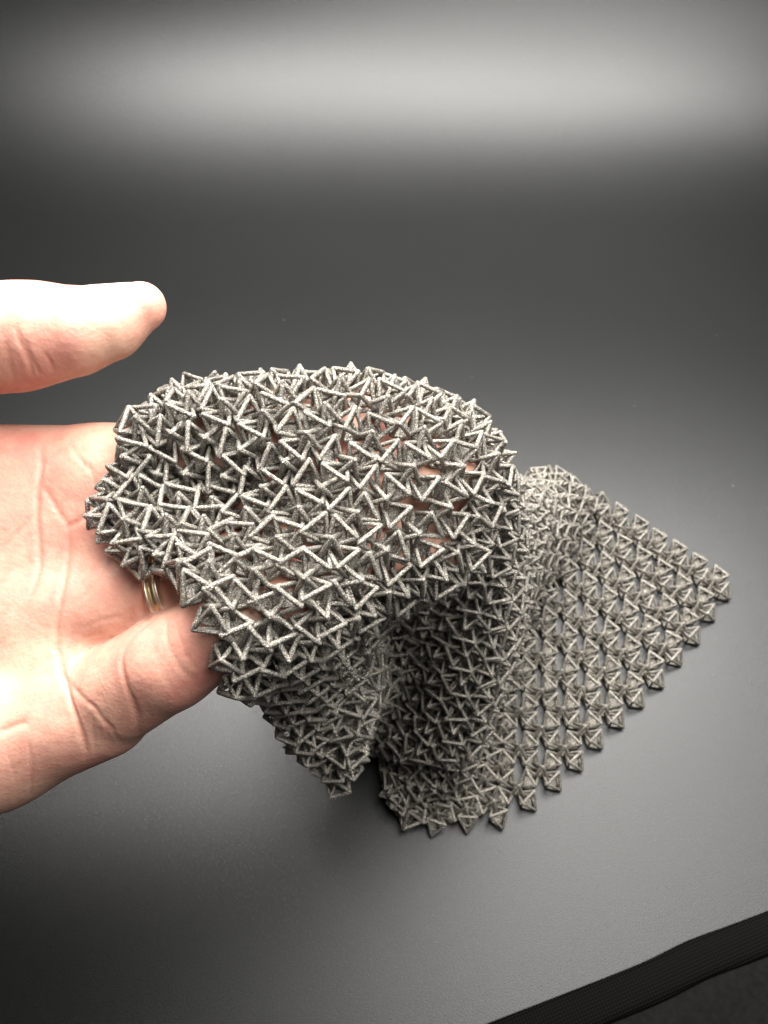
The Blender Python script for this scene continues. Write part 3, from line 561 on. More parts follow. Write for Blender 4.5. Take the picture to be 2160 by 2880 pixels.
    369, 1092, 662, 371, 1111, 710, 373, 1132, 757, 374, 1155, 802, 374, 1179, 846, 373, 1204, 887, 372, 1228, 926, 371, 1252, 963, 366, 1274, 1000, 359, 1295, 1037, 347, 1313, 1074, 330, 1329, 1111, 307, 1342, 1146, 279, 1353, 1176, 250, 1362, 1201,
    222, 1372, 1219, 193, 1387, 1228, 162, 1402, 1229, 131, 1414, 1224, 98, 1419, 1215, 66, 1418, 1203, 35, 1413, 1189, 5, 1406, 1174, -25, 1397, 1158, -55, 1388, 1141, -87, 1380, 1123, -119, 1372, 1105, -152, 1366, 1087, -186, 1361, 1069, -219, 1357, 1052,
    -253, 1353, 1036, -286, 1350, 1023, -320, 1346, 1013, -353, 1342, 1007, -379, 1340, 1004, 224, 739, 30, 228, 764, 30, 232, 798, 31, 234, 831, 36, 235, 860, 51, 239, 883, 75, 250, 899, 102, 264, 911, 131, 278, 921, 161, 290, 931, 193,
    300, 940, 228, 309, 950, 268, 316, 960, 310, 323, 971, 355, 329, 983, 402, 334, 994, 450, 339, 1006, 498, 342, 1019, 546, 346, 1033, 594, 349, 1049, 642, 353, 1066, 690, 356, 1085, 738, 358, 1105, 786, 359, 1126, 832, 359, 1148, 876,
    360, 1171, 918, 360, 1194, 956, 359, 1218, 993, 357, 1241, 1030, 352, 1263, 1068, 343, 1283, 1106, 328, 1301, 1144, 306, 1316, 1181, 277, 1328, 1215, 247, 1338, 1244, 219, 1350, 1265, 194, 1369, 1276, 167, 1388, 1278, 137, 1402, 1274, 105, 1408, 1265,
    73, 1406, 1253, 41, 1401, 1239, 11, 1395, 1224, -20, 1387, 1208, -51, 1380, 1192, -83, 1373, 1174, -116, 1367, 1156, -149, 1363, 1139, -183, 1360, 1121, -217, 1356, 1103, -250, 1353, 1087, -284, 1349, 1074, -317, 1345, 1065, -351, 1341, 1059, -376, 1337, 1056,
    171, 734, 31, 180, 758, 31, 189, 790, 35, 197, 821, 45, 206, 844, 65, 219, 860, 91, 237, 871, 118, 256, 880, 146, 272, 889, 175, 284, 898, 209, 292, 908, 247, 299, 919, 288, 305, 931, 332, 310, 943, 379, 315, 956, 427,
    319, 968, 476, 323, 981, 525, 326, 995, 573, 328, 1009, 621, 332, 1026, 670, 335, 1044, 718, 337, 1062, 766, 339, 1081, 814, 341, 1101, 861, 341, 1121, 907, 342, 1142, 948, 342, 1163, 986, 343, 1186, 1023, 343, 1209, 1059, 341, 1232, 1095,
    336, 1255, 1133, 324, 1275, 1172, 304, 1292, 1211, 275, 1304, 1249, 243, 1312, 1282, 216, 1325, 1308, 196, 1348, 1322, 174, 1371, 1326, 144, 1386, 1323, 112, 1392, 1314, 80, 1392, 1302, 49, 1388, 1289, 17, 1383, 1275, -14, 1377, 1259, -46, 1372, 1243,
    -79, 1367, 1225, -113, 1364, 1208, -146, 1361, 1190, -180, 1359, 1172, -214, 1357, 1155, -248, 1354, 1139, -281, 1350, 1125, -315, 1345, 1116, -348, 1340, 1110, -374, 1335, 1108, 123, 734, 38, 134, 757, 38, 148, 787, 44, 162, 812, 59, 179, 829, 82,
    199, 838, 108, 221, 845, 134, 243, 853, 161, 261, 861, 191, 272, 870, 226, 279, 880, 265, 283, 892, 307, 288, 905, 351, 292, 918, 398, 296, 932, 447, 300, 945, 497, 303, 959, 546, 306, 974, 595, 308, 990, 644, 311, 1008, 693,
    313, 1026, 741, 315, 1044, 790, 317, 1062, 838, 319, 1080, 887, 320, 1099, 934, 320, 1117, 975, 320, 1137, 1012, 321, 1159, 1048, 323, 1182, 1084, 324, 1205, 1119, 322, 1229, 1155, 314, 1250, 1193, 298, 1267, 1234, 273, 1279, 1275, 244, 1286, 1314,
    219, 1300, 1345, 203, 1324, 1362, 183, 1348, 1369, 154, 1363, 1367, 122, 1371, 1360, 89, 1374, 1350, 57, 1374, 1338, 24, 1372, 1325, -9, 1368, 1310, -42, 1365, 1294, -76, 1362, 1277, -110, 1361, 1259, -144, 1361, 1242, -178, 1361, 1224, -212, 1360, 1206,
    -245, 1357, 1190, -279, 1353, 1177, -312, 1346, 1167, -346, 1339, 1162, -371, 1333, 1160, 87, 742, 56, 95, 761, 51, 111, 786, 59, 130, 805, 78, 152, 815, 102, 176, 821, 126, 200, 827, 152, 222, 835, 178, 241, 842, 208, 252, 851, 243,
    258, 860, 281, 261, 872, 322, 265, 884, 364, 268, 897, 410, 272, 910, 458, 276, 924, 507, 279, 939, 556, 281, 955, 605, 282, 973, 654, 284, 991, 703, 286, 1010, 751, 288, 1028, 801, 290, 1046, 850, 292, 1064, 900, 294, 1082, 948,
    293, 1099, 990, 292, 1117, 1029, 293, 1137, 1068, 295, 1159, 1104, 299, 1183, 1136, 299, 1207, 1168, 295, 1226, 1205, 286, 1241, 1248, 271, 1251, 1291, 252, 1259, 1332, 234, 1273, 1366, 219, 1295, 1391, 195, 1315, 1404, 164, 1331, 1406, 131, 1343, 1402,
    99, 1353, 1396, 66, 1358, 1387, 32, 1360, 1375, -2, 1359, 1360, -37, 1358, 1345, -72, 1358, 1328, -107, 1359, 1311, -141, 1361, 1293, -176, 1363, 1275, -211, 1363, 1257, -244, 1361, 1240, -278, 1356, 1227, -311, 1348, 1218, -344, 1339, 1213, -370, 1330, 1211,
    62, 762, 77, 64, 773, 67, 79, 788, 78, 101, 800, 100, 125, 807, 123, 150, 814, 146, 174, 823, 170, 196, 834, 194, 214, 843, 222, 224, 849, 256, 229, 854, 292, 231, 860, 329, 235, 868, 368, 239, 879, 411, 243, 892, 456,
    246, 908, 503, 249, 924, 551, 251, 941, 599, 252, 960, 647, 254, 978, 696, 256, 997, 744, 258, 1016, 793, 260, 1034, 842, 262, 1052, 891, 262, 1070, 940, 262, 1087, 987, 260, 1104, 1033, 259, 1121, 1078, 261, 1141, 1119, 265, 1167, 1144,
    268, 1191, 1171, 268, 1207, 1206, 268, 1215, 1249, 267, 1220, 1294, 263, 1227, 1336, 253, 1240, 1375, 235, 1257, 1407, 207, 1274, 1427, 173, 1291, 1435, 140, 1310, 1439, 108, 1327, 1439, 75, 1339, 1434, 40, 1346, 1424, 5, 1349, 1410, -32, 1350, 1395,
    -68, 1352, 1379, -105, 1355, 1362, -141, 1360, 1344, -177, 1364, 1325, -212, 1366, 1306, -245, 1366, 1290, -279, 1361, 1277, -311, 1351, 1268, -344, 1338, 1264, -369, 1328, 1263, 46, 789, 87, 41, 790, 79, 51, 795, 95, 73, 801, 120, 98, 810, 143,
    123, 822, 163, 147, 837, 182, 170, 852, 202, 188, 861, 228, 196, 863, 260, 196, 859, 294, 197, 857, 328, 199, 860, 364, 203, 869, 403, 208, 882, 445, 212, 899, 490, 216, 918, 536, 218, 936, 583, 220, 955, 630, 222, 973, 679,
    223, 992, 727, 226, 1011, 775, 228, 1030, 824, 230, 1049, 873, 232, 1068, 922, 231, 1085, 972, 228, 1100, 1023, 224, 1114, 1075, 222, 1132, 1121, 226, 1158, 1141, 230, 1183, 1164, 235, 1193, 1199, 245, 1192, 1241, 259, 1190, 1286, 269, 1192, 1331,
    267, 1201, 1374, 249, 1214, 1411, 218, 1230, 1438, 181, 1249, 1454, 146, 1272, 1466, 116, 1294, 1474, 84, 1312, 1475, 49, 1325, 1469, 11, 1333, 1458, -28, 1339, 1445, -67, 1344, 1430, -105, 1349, 1413, -143, 1355, 1394, -181, 1362, 1373, -216, 1367, 1354,
    -250, 1369, 1337, -283, 1365, 1325, -315, 1354, 1317, -346, 1338, 1314, -368, 1324, 1314, 42, 819, 86, 28, 817, 85, 29, 815, 106, 49, 818, 131, 75, 827, 152, 101, 844, 169, 124, 863, 184, 148, 880, 201, 164, 888, 227, 166, 883, 257,
    162, 870, 286, 158, 860, 318, 159, 859, 353, 163, 867, 390, 169, 883, 429, 177, 902, 471, 183, 922, 515, 187, 941, 561, 189, 959, 609, 190, 976, 657, 193, 995, 706, 196, 1015, 754, 199, 1036, 802, 202, 1056, 850, 203, 1075, 899,
    202, 1091, 948, 197, 1101, 999, 191, 1111, 1050, 186, 1127, 1092, 187, 1153, 1117, 190, 1174, 1148, 200, 1178, 1189, 221, 1170, 1231, 246, 1161, 1273, 268, 1158, 1318, 273, 1162, 1365, 259, 1173, 1408, 227, 1188, 1441, 187, 1207, 1464, 148, 1230, 1482,
    119, 1251, 1496, 88, 1272, 1504, 53, 1292, 1506, 14, 1309, 1502, -27, 1322, 1493, -68, 1331, 1479, -109, 1338, 1461, -150, 1345, 1441, -189, 1354, 1419, -226, 1362, 1399, -260, 1368, 1383, -293, 1368, 1370, -324, 1357, 1363, -349, 1336, 1363, -368, 1319, 1365,
    40, 851, 75, 23, 850, 83, 20, 847, 107, 41, 848, 127, 68, 856, 142, 89, 875, 158, 105, 896, 175, 126, 911, 195, 138, 915, 222, 135, 903, 248, 126, 881, 271, 119, 867, 300, 118, 866, 335, 123, 877, 371, 132, 894, 408,
    144, 914, 448, 153, 935, 490, 159, 954, 536, 162, 971, 584, 163, 988, 632, 166, 1007, 681, 171, 1027, 729, 174, 1048, 777, 176, 1068, 824, 175, 1084, 871, 170, 1094, 919, 164, 1099, 968, 157, 1107, 1014, 151, 1125, 1054, 151, 1148, 1089,
    154, 1161, 1132, 169, 1159, 1177, 196, 1148, 1219, 227, 1136, 1261, 254, 1127, 1303, 268, 1125, 1351, 260, 1132, 1399, 231, 1146, 1439, 193, 1164, 1466, 154, 1182, 1488, 121, 1202, 1507, 88, 1225, 1521, 53, 1250, 1530, 13, 1273, 1535, -29, 1294, 1534,
    -73, 1309, 1523, -117, 1319, 1506, -160, 1328, 1485, -201, 1339, 1462, -240, 1351, 1442, -276, 1360, 1425, -310, 1364, 1413, -339, 1356, 1408, -357, 1333, 1411, -371, 1313, 1416, 27, 881, 56, 19, 883, 73, 26, 883, 97, 52, 883, 110, 79, 890, 120,
    91, 910, 137, 95, 930, 160, 107, 941, 186, 110, 940, 214, 103, 920, 235, 93, 894, 252, 83, 880, 279, 81, 882, 312, 88, 896, 346, 101, 914, 382, 116, 934, 421, 129, 954, 464, 138, 973, 510, 142, 991, 558, 144, 1007, 606,
    146, 1025, 655, 149, 1044, 703, 150, 1063, 750, 148, 1079, 795, 143, 1089, 841, 136, 1091, 889, 130, 1092, 937, 123, 1104, 980, 119, 1125, 1021, 118, 1141, 1066, 125, 1144, 1115, 144, 1136, 1163, 170, 1126, 1208, 201, 1115, 1251, 232, 1101, 1290,
    250, 1093, 1336, 247, 1095, 1384, 225, 1104, 1427, 192, 1118, 1461, 157, 1135, 1489, 121, 1155, 1513, 85, 1178, 1530, 47, 1205, 1545, 6, 1231, 1557, -37, 1256, 1563, -82, 1274, 1557, -128, 1288, 1543, -172, 1302, 1523, -215, 1317, 1502, -256, 1330, 1480,
    -297, 1342, 1462, -335, 1349, 1450, -362, 1346, 1448, -370, 1327, 1458, -380, 1307, 1461, 13, 912, 42, 22, 915, 58, 44, 917, 77, 74, 919, 87, 100, 928, 99, 107, 946, 120, 101, 962, 147, 95, 969, 175, 83, 961, 197, 72, 936, 210,
    62, 909, 225, 51, 898, 251, 50, 905, 283, 61, 920, 317, 77, 939, 353, 93, 958, 393, 108, 976, 437, 119, 994, 484, 125, 1012, 531, 128, 1028, 580, 127, 1044, 628, 124, 1060, 675, 121, 1074, 719, 115, 1084, 762, 108, 1086, 807,
    102, 1084, 856, 97, 1086, 905, 91, 1104, 949, 88, 1122, 996, 91, 1128, 1046, 103, 1122, 1097, 123, 1113, 1146, 148, 1104, 1194, 177, 1094, 1240, 209, 1077, 1275, 229, 1063, 1316, 227, 1059, 1363, 209, 1063, 1407, 182, 1074, 1448, 151, 1089, 1484,
    117, 1109, 1514, 78, 1133, 1535, 37, 1160, 1551, -4, 1187, 1567, -48, 1211, 1577, -95, 1232, 1577, -141, 1250, 1569, -186, 1270, 1555, -229, 1288, 1536, -273, 1303, 1515, -317, 1314, 1496, -359, 1321, 1482, -388, 1323, 1482, -396, 1316, 1494, -406, 1302, 1493,
    11, 946, 36, 32, 947, 44, 63, 951, 55, 94, 958, 66, 116, 971, 83, 119, 985, 109, 105, 993, 136, 83, 992, 156, 61, 976, 168, 47, 948, 177, 35, 924, 192, 24, 920, 219, 26, 931, 250, 39, 948, 285, 55, 965, 325,
    71, 981, 368, 85, 997, 414, 97, 1013, 461, 104, 1029, 508, 106, 1044, 555, 102, 1057, 601, 95, 1069, 645, 86, 1079, 685, 79, 1083, 728, 73, 1083, 776, 68, 1083, 826, 64, 1092, 875, 61, 1108, 923, 61, 1115, 974, 69, 1109, 1025,
    87, 1098, 1075, 110, 1086, 1123, 135, 1075, 1170, 163, 1063, 1213, 195, 1044, 1250, 213, 1026, 1293, 211, 1019, 1342, 192, 1022, 1388, 167, 1032, 1432, 138, 1047, 1472, 105, 1066, 1507, 66, 1091, 1531, 25, 1117, 1549, -18, 1143, 1565, -62, 1167, 1578,
    -109, 1189, 1584, -155, 1211, 1584, -199, 1234, 1578, -243, 1255, 1564, -287, 1271, 1545, -332, 1280, 1526, -373, 1286, 1513, -406, 1289, 1511, -427, 1292, 1518, -442, 1286, 1512, 18, 980, 39, 44, 984, 36, 76, 992, 40, 105, 1004, 52, 122, 1017, 74,
    118, 1024, 101, 97, 1021, 121, 69, 1007, 132, 43, 984, 137, 25, 956, 143, 10, 938, 160, 1, 943, 187, 4, 958, 218, 16, 974, 258, 31, 987, 302, 45, 1000, 349, 57, 1012, 397, 68, 1023, 445, 75, 1035, 492, 77, 1047, 536,
    72, 1058, 577, 61, 1068, 612, 48, 1077, 646, 42, 1080, 694, 38, 1081, 746, 35, 1086, 798, 33, 1097, 849, 33, 1105, 900, 38, 1099, 951, 53, 1086, 1000, 74, 1071, 1048, 98, 1057, 1096, 123, 1043, 1143, 150, 1025, 1186, 178, 1004, 1227,
    195, 984, 1274, 193, 975, 1325, 174, 980, 1374, 148, 992, 1417, 118, 1008, 1458, 86, 1028, 1493, 49, 1052, 1521, 9, 1077, 1542, -32, 1103, 1560, -75, 1128, 1575, -120, 1152, 1585, -166, 1175, 1591, -210, 1199, 1590, -255, 1220, 1581, -300, 1236, 1568,
    -343, 1246, 1553, -384, 1251, 1543, -420, 1254, 1538, -451, 1256, 1535, -473, 1254, 1526, 26, 1017, 47, 49, 1026, 37, 79, 1039, 35, 105, 1053, 48, 115, 1061, 73, 104, 1059, 98, 78, 1044, 111, 47, 1021, 113, 20, 993, 114, -2, 966, 120,
    -18, 950, 138, -25, 958, 165, -22, 976, 197, -11, 989, 240, 2, 998, 288, 14, 1006, 338, 26, 1013, 387, 36, 1019, 436, 43, 1027, 484, 45, 1034, 526, 41, 1043, 562, 30, 1055, 591, 16, 1068, 620, 12, 1071, 673, 9, 1073, 729,
    6, 1079, 782, 5, 1087, 833, 8, 1090, 880, 20, 1079, 923, 39, 1063, 974, 61, 1047, 1024, 82, 1030, 1074, 104, 1013, 1122, 126, 992, 1169, 148, 970, 1214, 162, 949, 1263, 161, 938, 1314, 145, 941, 1365, 120, 953, 1409, 91, 971, 1449,
    59, 993, 1482, 25, 1018, 1512, -12, 1043, 1536, -51, 1069, 1556, -92, 1095, 1572, -135, 1120, 1584, -180, 1144, 1591, -225, 1167, 1593, -269, 1187, 1589, -313, 1202, 1580, -354, 1213, 1572, -394, 1219, 1565, -432, 1221, 1558, -468, 1219, 1549, -492, 1214, 1537,
    26, 1060, 52, 45, 1073, 40, 72, 1088, 36, 93, 1099, 52, 97, 1100, 79, 80, 1088, 102, 52, 1064, 112, 20, 1035, 112, -10, 1006, 110, -35, 978, 114, -51, 960, 130, -56, 960, 160, -51, 971, 194, -41, 981, 238, -28, 989, 286,
    -16, 995, 336, -4, 1000, 386, 6, 1004, 435, 14, 1008, 484, 17, 1012, 528, 15, 1019, 567, 8, 1031, 601, -2, 1042, 636, -7, 1047, 685, -12, 1048, 737, -16, 1053, 787, -18, 1059, 832, -14, 1062, 869, 1, 1056, 901, 22, 1040, 955,
    41, 1022, 1010, 59, 1004, 1063, 76, 986, 1113, 92, 965, 1162, 107, 944, 1211, 118, 924, 1261, 120, 911, 1312, 109, 911, 1365, 87, 921, 1411, 57, 941, 1450, 24, 966, 1482, -6, 991, 1509, -39, 1016, 1533, -74, 1041, 1553, -112, 1067, 1568,
    -154, 1092, 1578, -198, 1115, 1585, -243, 1137, 1587, -286, 1156, 1586, -327, 1170, 1582, -367, 1180, 1580, -406, 1186, 1577, -444, 1188, 1573, -480, 1184, 1562, -506, 1178, 1550, 19, 1106, 60, 34, 1120, 45, 55, 1134, 38, 70, 1137, 56, 67, 1128, 84,
    49, 1108, 107, 22, 1079, 120, -10, 1048, 124, -42, 1019, 122, -70, 993, 123, -87, 969, 136, -87, 956, 165, -78, 955, 202, -64, 960, 246, -51, 966, 294, -39, 973, 344, -29, 978, 394, -20, 982, 444, -11, 984, 494, -5, 986, 541,
    -4, 990, 585, -7, 999, 626, -13, 1007, 665, -18, 1012, 708, -24, 1014, 756, -29, 1017, 805, -32, 1021, 851, -27, 1024, 889, -14, 1023, 922, 3, 1013, 967, 19, 997, 1016, 33, 979, 1067, 44, 960, 1117, 55, 940, 1166, 65, 921, 1215,
    75, 902, 1265, 78, 889, 1316, 72, 887, 1369, 53, 897, 1416, 23, 919, 1456, -11, 944, 1487, -39, 967, 1512, -67, 991, 1533, -99, 1016, 1550, -135, 1042, 1561, -175, 1068, 1567, -218, 1091, 1571, -262, 1111, 1573, -305, 1127, 1573, -344, 1140, 1573,
    -382, 1148, 1574, -419, 1153, 1576, -455, 1155, 1578, -491, 1154, 1574, -519, 1152, 1568, 12, 1153, 74, 20, 1165, 56, 30, 1173, 42, 35, 1164, 57, 28, 1144, 82, 12, 1119, 105, -10, 1090, 122, -38, 1061, 134, -69, 1035, 138, -99, 1008, 141,
    -114, 980, 155, -113, 957, 183, -100, 944, 220, -83, 941, 263, -69, 943, 310, -58, 948, 360, -50, 954, 410, -41, 958, 461, -30, 958, 511, -21, 957, 561, -17, 958, 609, -17, 962, 654, -21, 967, 695, -25, 972, 736, -31, 975, 779,
    -37, 979, 827, -41, 982, 876, -39, 985, 919, -30, 986, 956, -16, 981, 993, -1, 969, 1034, 9, 953, 1081, 15, 934, 1129, 21, 915, 1177, 27, 896, 1224, 33, 879, 1273, 37, 867, 1323, 32, 865, 1374, 17, 875, 1421, -7, 894, 1460,
    -37, 917, 1491, -64, 940, 1514, -92, 965, 1531, -123, 992, 1543, -158, 1020, 1549, -197, 1046, 1552, -239, 1070, 1553, -282, 1088, 1553, -325, 1101, 1554, -365, 1111, 1555, -401, 1117, 1556, -435, 1120, 1560, -468, 1121, 1570, -502, 1124, 1577, -529, 1128, 1576,
    4, 1196, 92, 3, 1202, 70, -1, 1199, 50, -7, 1178, 56, -16, 1151, 73, -29, 1123, 93, -44, 1095, 111, -66, 1071, 129, -89, 1048, 145, -112, 1021, 160, -125, 994, 180, -126, 970, 208, -116, 951, 244, -102, 937, 286, -88, 929, 332,
    -77, 927, 381, -69, 931, 431, -57, 932, 481, -43, 930, 530, -33, 926, 580, -28, 924, 630, -26, 924, 678, -28, 926, 723, -31, 930, 764, -36, 934, 805, -42, 940, 850, -47, 944, 899, -49, 947, 947, -45, 949, 990, -34, 945, 1024,
    -19, 933, 1055, -12, 920, 1095, -10, 905, 1141, -10, 887, 1187, -8, 869, 1235, -5, 854, 1283, -3, 843, 1332, -7, 840, 1381, -18, 847, 1426, -36, 863, 1465, -60, 885, 1495, -86, 910, 1515, -114, 938, 1528, -146, 967, 1534, -180, 997, 1535,
    -218, 1025, 1534, -258, 1050, 1532, -301, 1067, 1530, -345, 1077, 1530, -386, 1083, 1530, -423, 1086, 1530, -456, 1089, 1534, -483, 1091, 1550, -512, 1096, 1563, -533, 1105, 1563, -10, 1229, 107, -21, 1225, 87, -36, 1212, 65, -50, 1185, 61, -62, 1155, 68,
    -73, 1125, 81, -84, 1096, 97, -96, 1071, 116, -103, 1048, 140, -110, 1028, 172, -117, 1010, 203, -121, 991, 235, -118, 972, 271, -111, 951, 311, -101, 931, 355, -89, 917, 401, -79, 910, 450, -64, 906, 498, -51, 900, 547, -42, 893, 597,
    -37, 887, 648, -35, 884, 697, -35, 885, 745, -37, 887, 790, -41, 892, 832, -47, 898, 875, -54, 907, 922, -59, 911, 971, -59, 911, 1019, -50, 906, 1057, -36, 892, 1078, -31, 880, 1110, -33, 870, 1151, -38, 856, 1197, -40, 840, 1244,
    -40, 825, 1293, -40, 814, 1342, -43, 810, 1390, -51, 816, 1434, -64, 830, 1470, -83, 852, 1497, -107, 878, 1515, -134, 907, 1525, -165, 939, 1527, -200, 971, 1523, -237, 1003, 1517, -276, 1029, 1511, -318, 1046, 1507, -362, 1054, 1504, -405, 1055, 1504,
    -443, 1056, 1503, -474, 1059, 1508, -499, 1063, 1527, -521, 1073, 1540, -532, 1086, 1537, -33, 1247, 124, -50, 1235, 106, -72, 1214, 86, -91, 1187, 75, -106, 1156, 74, -118, 1125, 81, -127, 1095, 95, -131, 1071, 116, -128, 1054, 146, -122, 1044, 184,
    -119, 1033, 223, -117, 1017, 260, -113, 998, 297, -107, 972, 336, -96, 945, 377, -82, 920, 419, -73, 898, 463, -64, 882, 511, -56, 870, 560, -52, 859, 611, -49, 849, 661, -45, 843, 712, -42, 841, 762, -42, 843, 811, -47, 848, 857,
    -56, 857, 900, -64, 871, 940, -71, 878, 985, -73, 877, 1034, -67, 868, 1077, -56, 852, 1095, -54, 840, 1122, -60, 832, 1158, -66, 822, 1202, -71, 809, 1250, -74, 795, 1299, -75, 782, 1349, -78, 776, 1398, -83, 781, 1439, -93, 795, 1472,
    -108, 817, 1497, -129, 844, 1513, -154, 874, 1520, -184, 908, 1520, -217, 942, 1515, -254, 976, 1506, -292, 1004, 1496, -333, 1023, 1487, -374, 1028, 1485, -415, 1027, 1486, -452, 1025, 1490, -486, 1027, 1499, -513, 1035, 1514, -532, 1050, 1518, -536, 1066, 1510,
    -59, 1248, 144, -79, 1233, 129, -105, 1209, 112, -129, 1183, 99, -148, 1154, 93, -162, 1122, 96, -169, 1092, 109, -167, 1069, 131, -158, 1057, 162, -146, 1054, 201, -135, 1050, 242, -126, 1038, 283, -117, 1018, 322, -111, 990, 362, -103, 958, 403,
    -94, 925, 442, -88, 894, 483, -81, 868, 528, -74, 847, 574, -67, 828, 623, -62, 811, 671, -57, 800, 721, -51, 797, 770, -51, 799, 819, -59, 807, 867, -71, 820, 908, -81, 839, 938, -90, 849, 974, -94, 847, 1016, -91, 837, 1057,
    -86, 821, 1085, -86, 808, 1117, -92, 800, 1155, -99, 790, 1199, -104, 778, 1248, -107, 765, 1298, -109, 753, 1349, -112, 745, 1398, -115, 748, 1436, -123, 761, 1467, -135, 782, 1491, -153, 808, 1506, -175, 839, 1515, -201, 874, 1516, -233, 911, 1511,
    -268, 945, 1503, -306, 974, 1491, -345, 993, 1481, -382, 997, 1479, -420, 994, 1484, -458, 992, 1492, -494, 995, 1502, -527, 1006, 1508, -550, 1025, 1502, -557, 1043, 1489, -83, 1234, 169, -106, 1220, 156, -134, 1199, 141, -161, 1175, 130, -184, 1148, 124,
    -199, 1117, 127, -206, 1087, 138, -201, 1062, 158, -187, 1051, 186, -172, 1051, 221, -160, 1051, 264, -148, 1042, 307, -139, 1021, 348, -133, 991, 388, -128, 958, 426, -122, 923, 465, -116, 889, 504, -108, 857, 545, -98, 828, 586, -87, 801, 629,
    -76, 777, 674, -67, 759, 719, -62, 754, 763, -67, 762, 806, -80, 776, 846, -95, 795, 881, -108, 815, 910, -116, 821, 945, -119, 817, 985, -118, 809, 1025, -118, 796, 1060, -121, 784, 1097, -127, 775, 1136, -133, 765, 1181, -138, 755, 1231,
    -140, 744, 1281, -143, 732, 1330, -146, 722, 1377, -150, 720, 1416, -156, 729, 1449, -166, 747, 1476, -180, 772, 1496, -198, 803, 1508, -221, 840, 1512, -248, 877, 1511, -281, 912, 1506, -316, 940, 1498, -352, 957, 1490, -387, 962, 1489, -424, 961, 1493,
    -464, 959, 1501, -503, 963, 1507, -539, 975, 1504, -567, 997, 1490, -581, 1017, 1474, -104, 1208, 196, -128, 1199, 186, -159, 1185, 174, -188, 1166, 166, -212, 1141, 163, -228, 1111, 167, -233, 1080, 178, -227, 1052, 194, -210, 1036, 216, -193, 1033, 244,
    -184, 1036, 284, -177, 1028, 328, -172, 1008, 369, -168, 979, 405, -164, 947, 440, -158, 913, 477, -149, 880, 514, -138, 845, 551, -124, 810, 585, -105, 778, 620, -87, 750, 658, -76, 729, 699, -80, 724, 739, -92, 737, 775, -107, 758, 809,
    -122, 778, 841, -136, 791, 873, -143, 792, 911, -145, 787, 951, -147, 781, 990, -151, 774, 1029, -156, 765, 1068, -162, 757, 1110, -167, 749, 1157, -170, 740, 1207, -173, 730, 1257, -176, 718, 1304, -181, 706, 1348, -185, 700, 1388, -190, 702, 1425,
    -198, 714, 1456, -210, 737, 1481, -225, 769, 1499, -244, 806, 1509, -267, 843, 1513, -294, 876, 1513, -325, 903, 1510, -358, 920, 1504, -393, 927, 1502, -429, 928, 1503, -468, 927, 1507, -507, 930, 1506, -544, 943, 1497, -574, 967, 1479, -591, 990, 1461,
    -121, 1174, 225, -146, 1174, 217, -178, 1169, 210, -208, 1156, 205, -233, 1133, 206, -248, 1104, 213, -250, 1072, 225, -241, 1041, 240, -223, 1017, 254, -206, 1007, 272, -205, 1008, 304, -207, 1002, 343, -209, 984, 380, -210, 958, 411, -207, 928, 443,
    -198, 899, 476, -184, 868, 510, -166, 832, 541, -145, 795, 568, -121, 760, 597, -100, 731, 629, -92, 710, 665, -103, 708, 701, -119, 725, 735, -134, 746, 768, -150, 760, 801, -162, 765, 837, -169, 763, 878, -174, 760, 919, -179, 757, 958,
    -185, 755, 996, -190, 750, 1037, -195, 744, 1083, -198, 737, 1132, -202, 730, 1183, -206, 721, 1231, -211, 709, 1275, -216, 695, 1317, -221, 683, 1358, -225, 679, 1397, -232, 686, 1434, -241, 707, 1466, -254, 739, 1492, -269, 773, 1509, -288, 807, 1518,
    -311, 838, 1522, -337, 864, 1521, -367, 882, 1515, -398, 893, 1508, -432, 896, 1503, -468, 896, 1500, -504, 901, 1494, -538, 917, 1481, -564, 944, 1463, -579, 970, 1449, -136, 1140, 253, -160, 1147, 250, -192, 1152, 247, -224, 1146, 247, -249, 1127, 252,
    -261, 1098, 261, -257, 1066, 274, -243, 1033, 288, -223, 1002, 298, -212, 979, 306, -222, 973, 324, -236, 967, 352, -246, 953, 382, -251, 930, 410, -249, 904, 437, -235, 880, 466, -213, 854, 494, -187, 822, 519, -160, 785, 541, -134, 748, 565,
    -116, 716, 592, -113, 696, 623, -128, 700, 658, -145, 718, 693, -161, 733, 727, -176, 739, 761, -187, 739, 802, -196, 737, 845, -204, 737, 887, -213, 739, 925, -220, 741, 964, -224, 739, 1008, -227, 735, 1058, -230, 730, 1109, -234, 725, 1158,
    -240, 717, 1204, -247, 705, 1247, -252, 688, 1287, -256, 671, 1329, -260, 661, 1372, -265, 665, 1414, -272, 684, 1453, -281, 713, 1485, -295, 744, 1509, -311, 772, 1525, -331, 800, 1532, -353, 826, 1530, -377, 846, 1519, -402, 861, 1502, -430, 869, 1488,
    -463, 874, 1478, -495, 884, 1469, -521, 905, 1459, -540, 937, 1450, -551, 966, 1446, -147, 1117, 273, -170, 1127, 274, -202, 1138, 276, -234, 1138, 280, -259, 1121, 287, -267, 1094, 298, -259, 1063, 311, -239, 1030, 324, -218, 994, 333, -211, 962, 335,
    -229, 944, 341, -253, 936, 357, -271, 925, 381, -280, 906, 406, -278, 883, 430, -260, 863, 454, -232, 842, 477, -198, 815, 497, -168, 780, 516, -144, 742, 538, -129, 708, 561, -130, 689, 590, -147, 695, 626, -165, 711, 663, -181, 721, 697,
    -195, 722, 732, -206, 720, 777, -217, 720, 822, -228, 723, 863, -239, 728, 901, -246, 733, 941, -250, 732, 990, -251, 729, 1041, -254, 726, 1091, -260, 722, 1139, -268, 716, 1184, -275, 704, 1225, -280, 684, 1266, -283, 663, 1309, -285, 651, 1354,
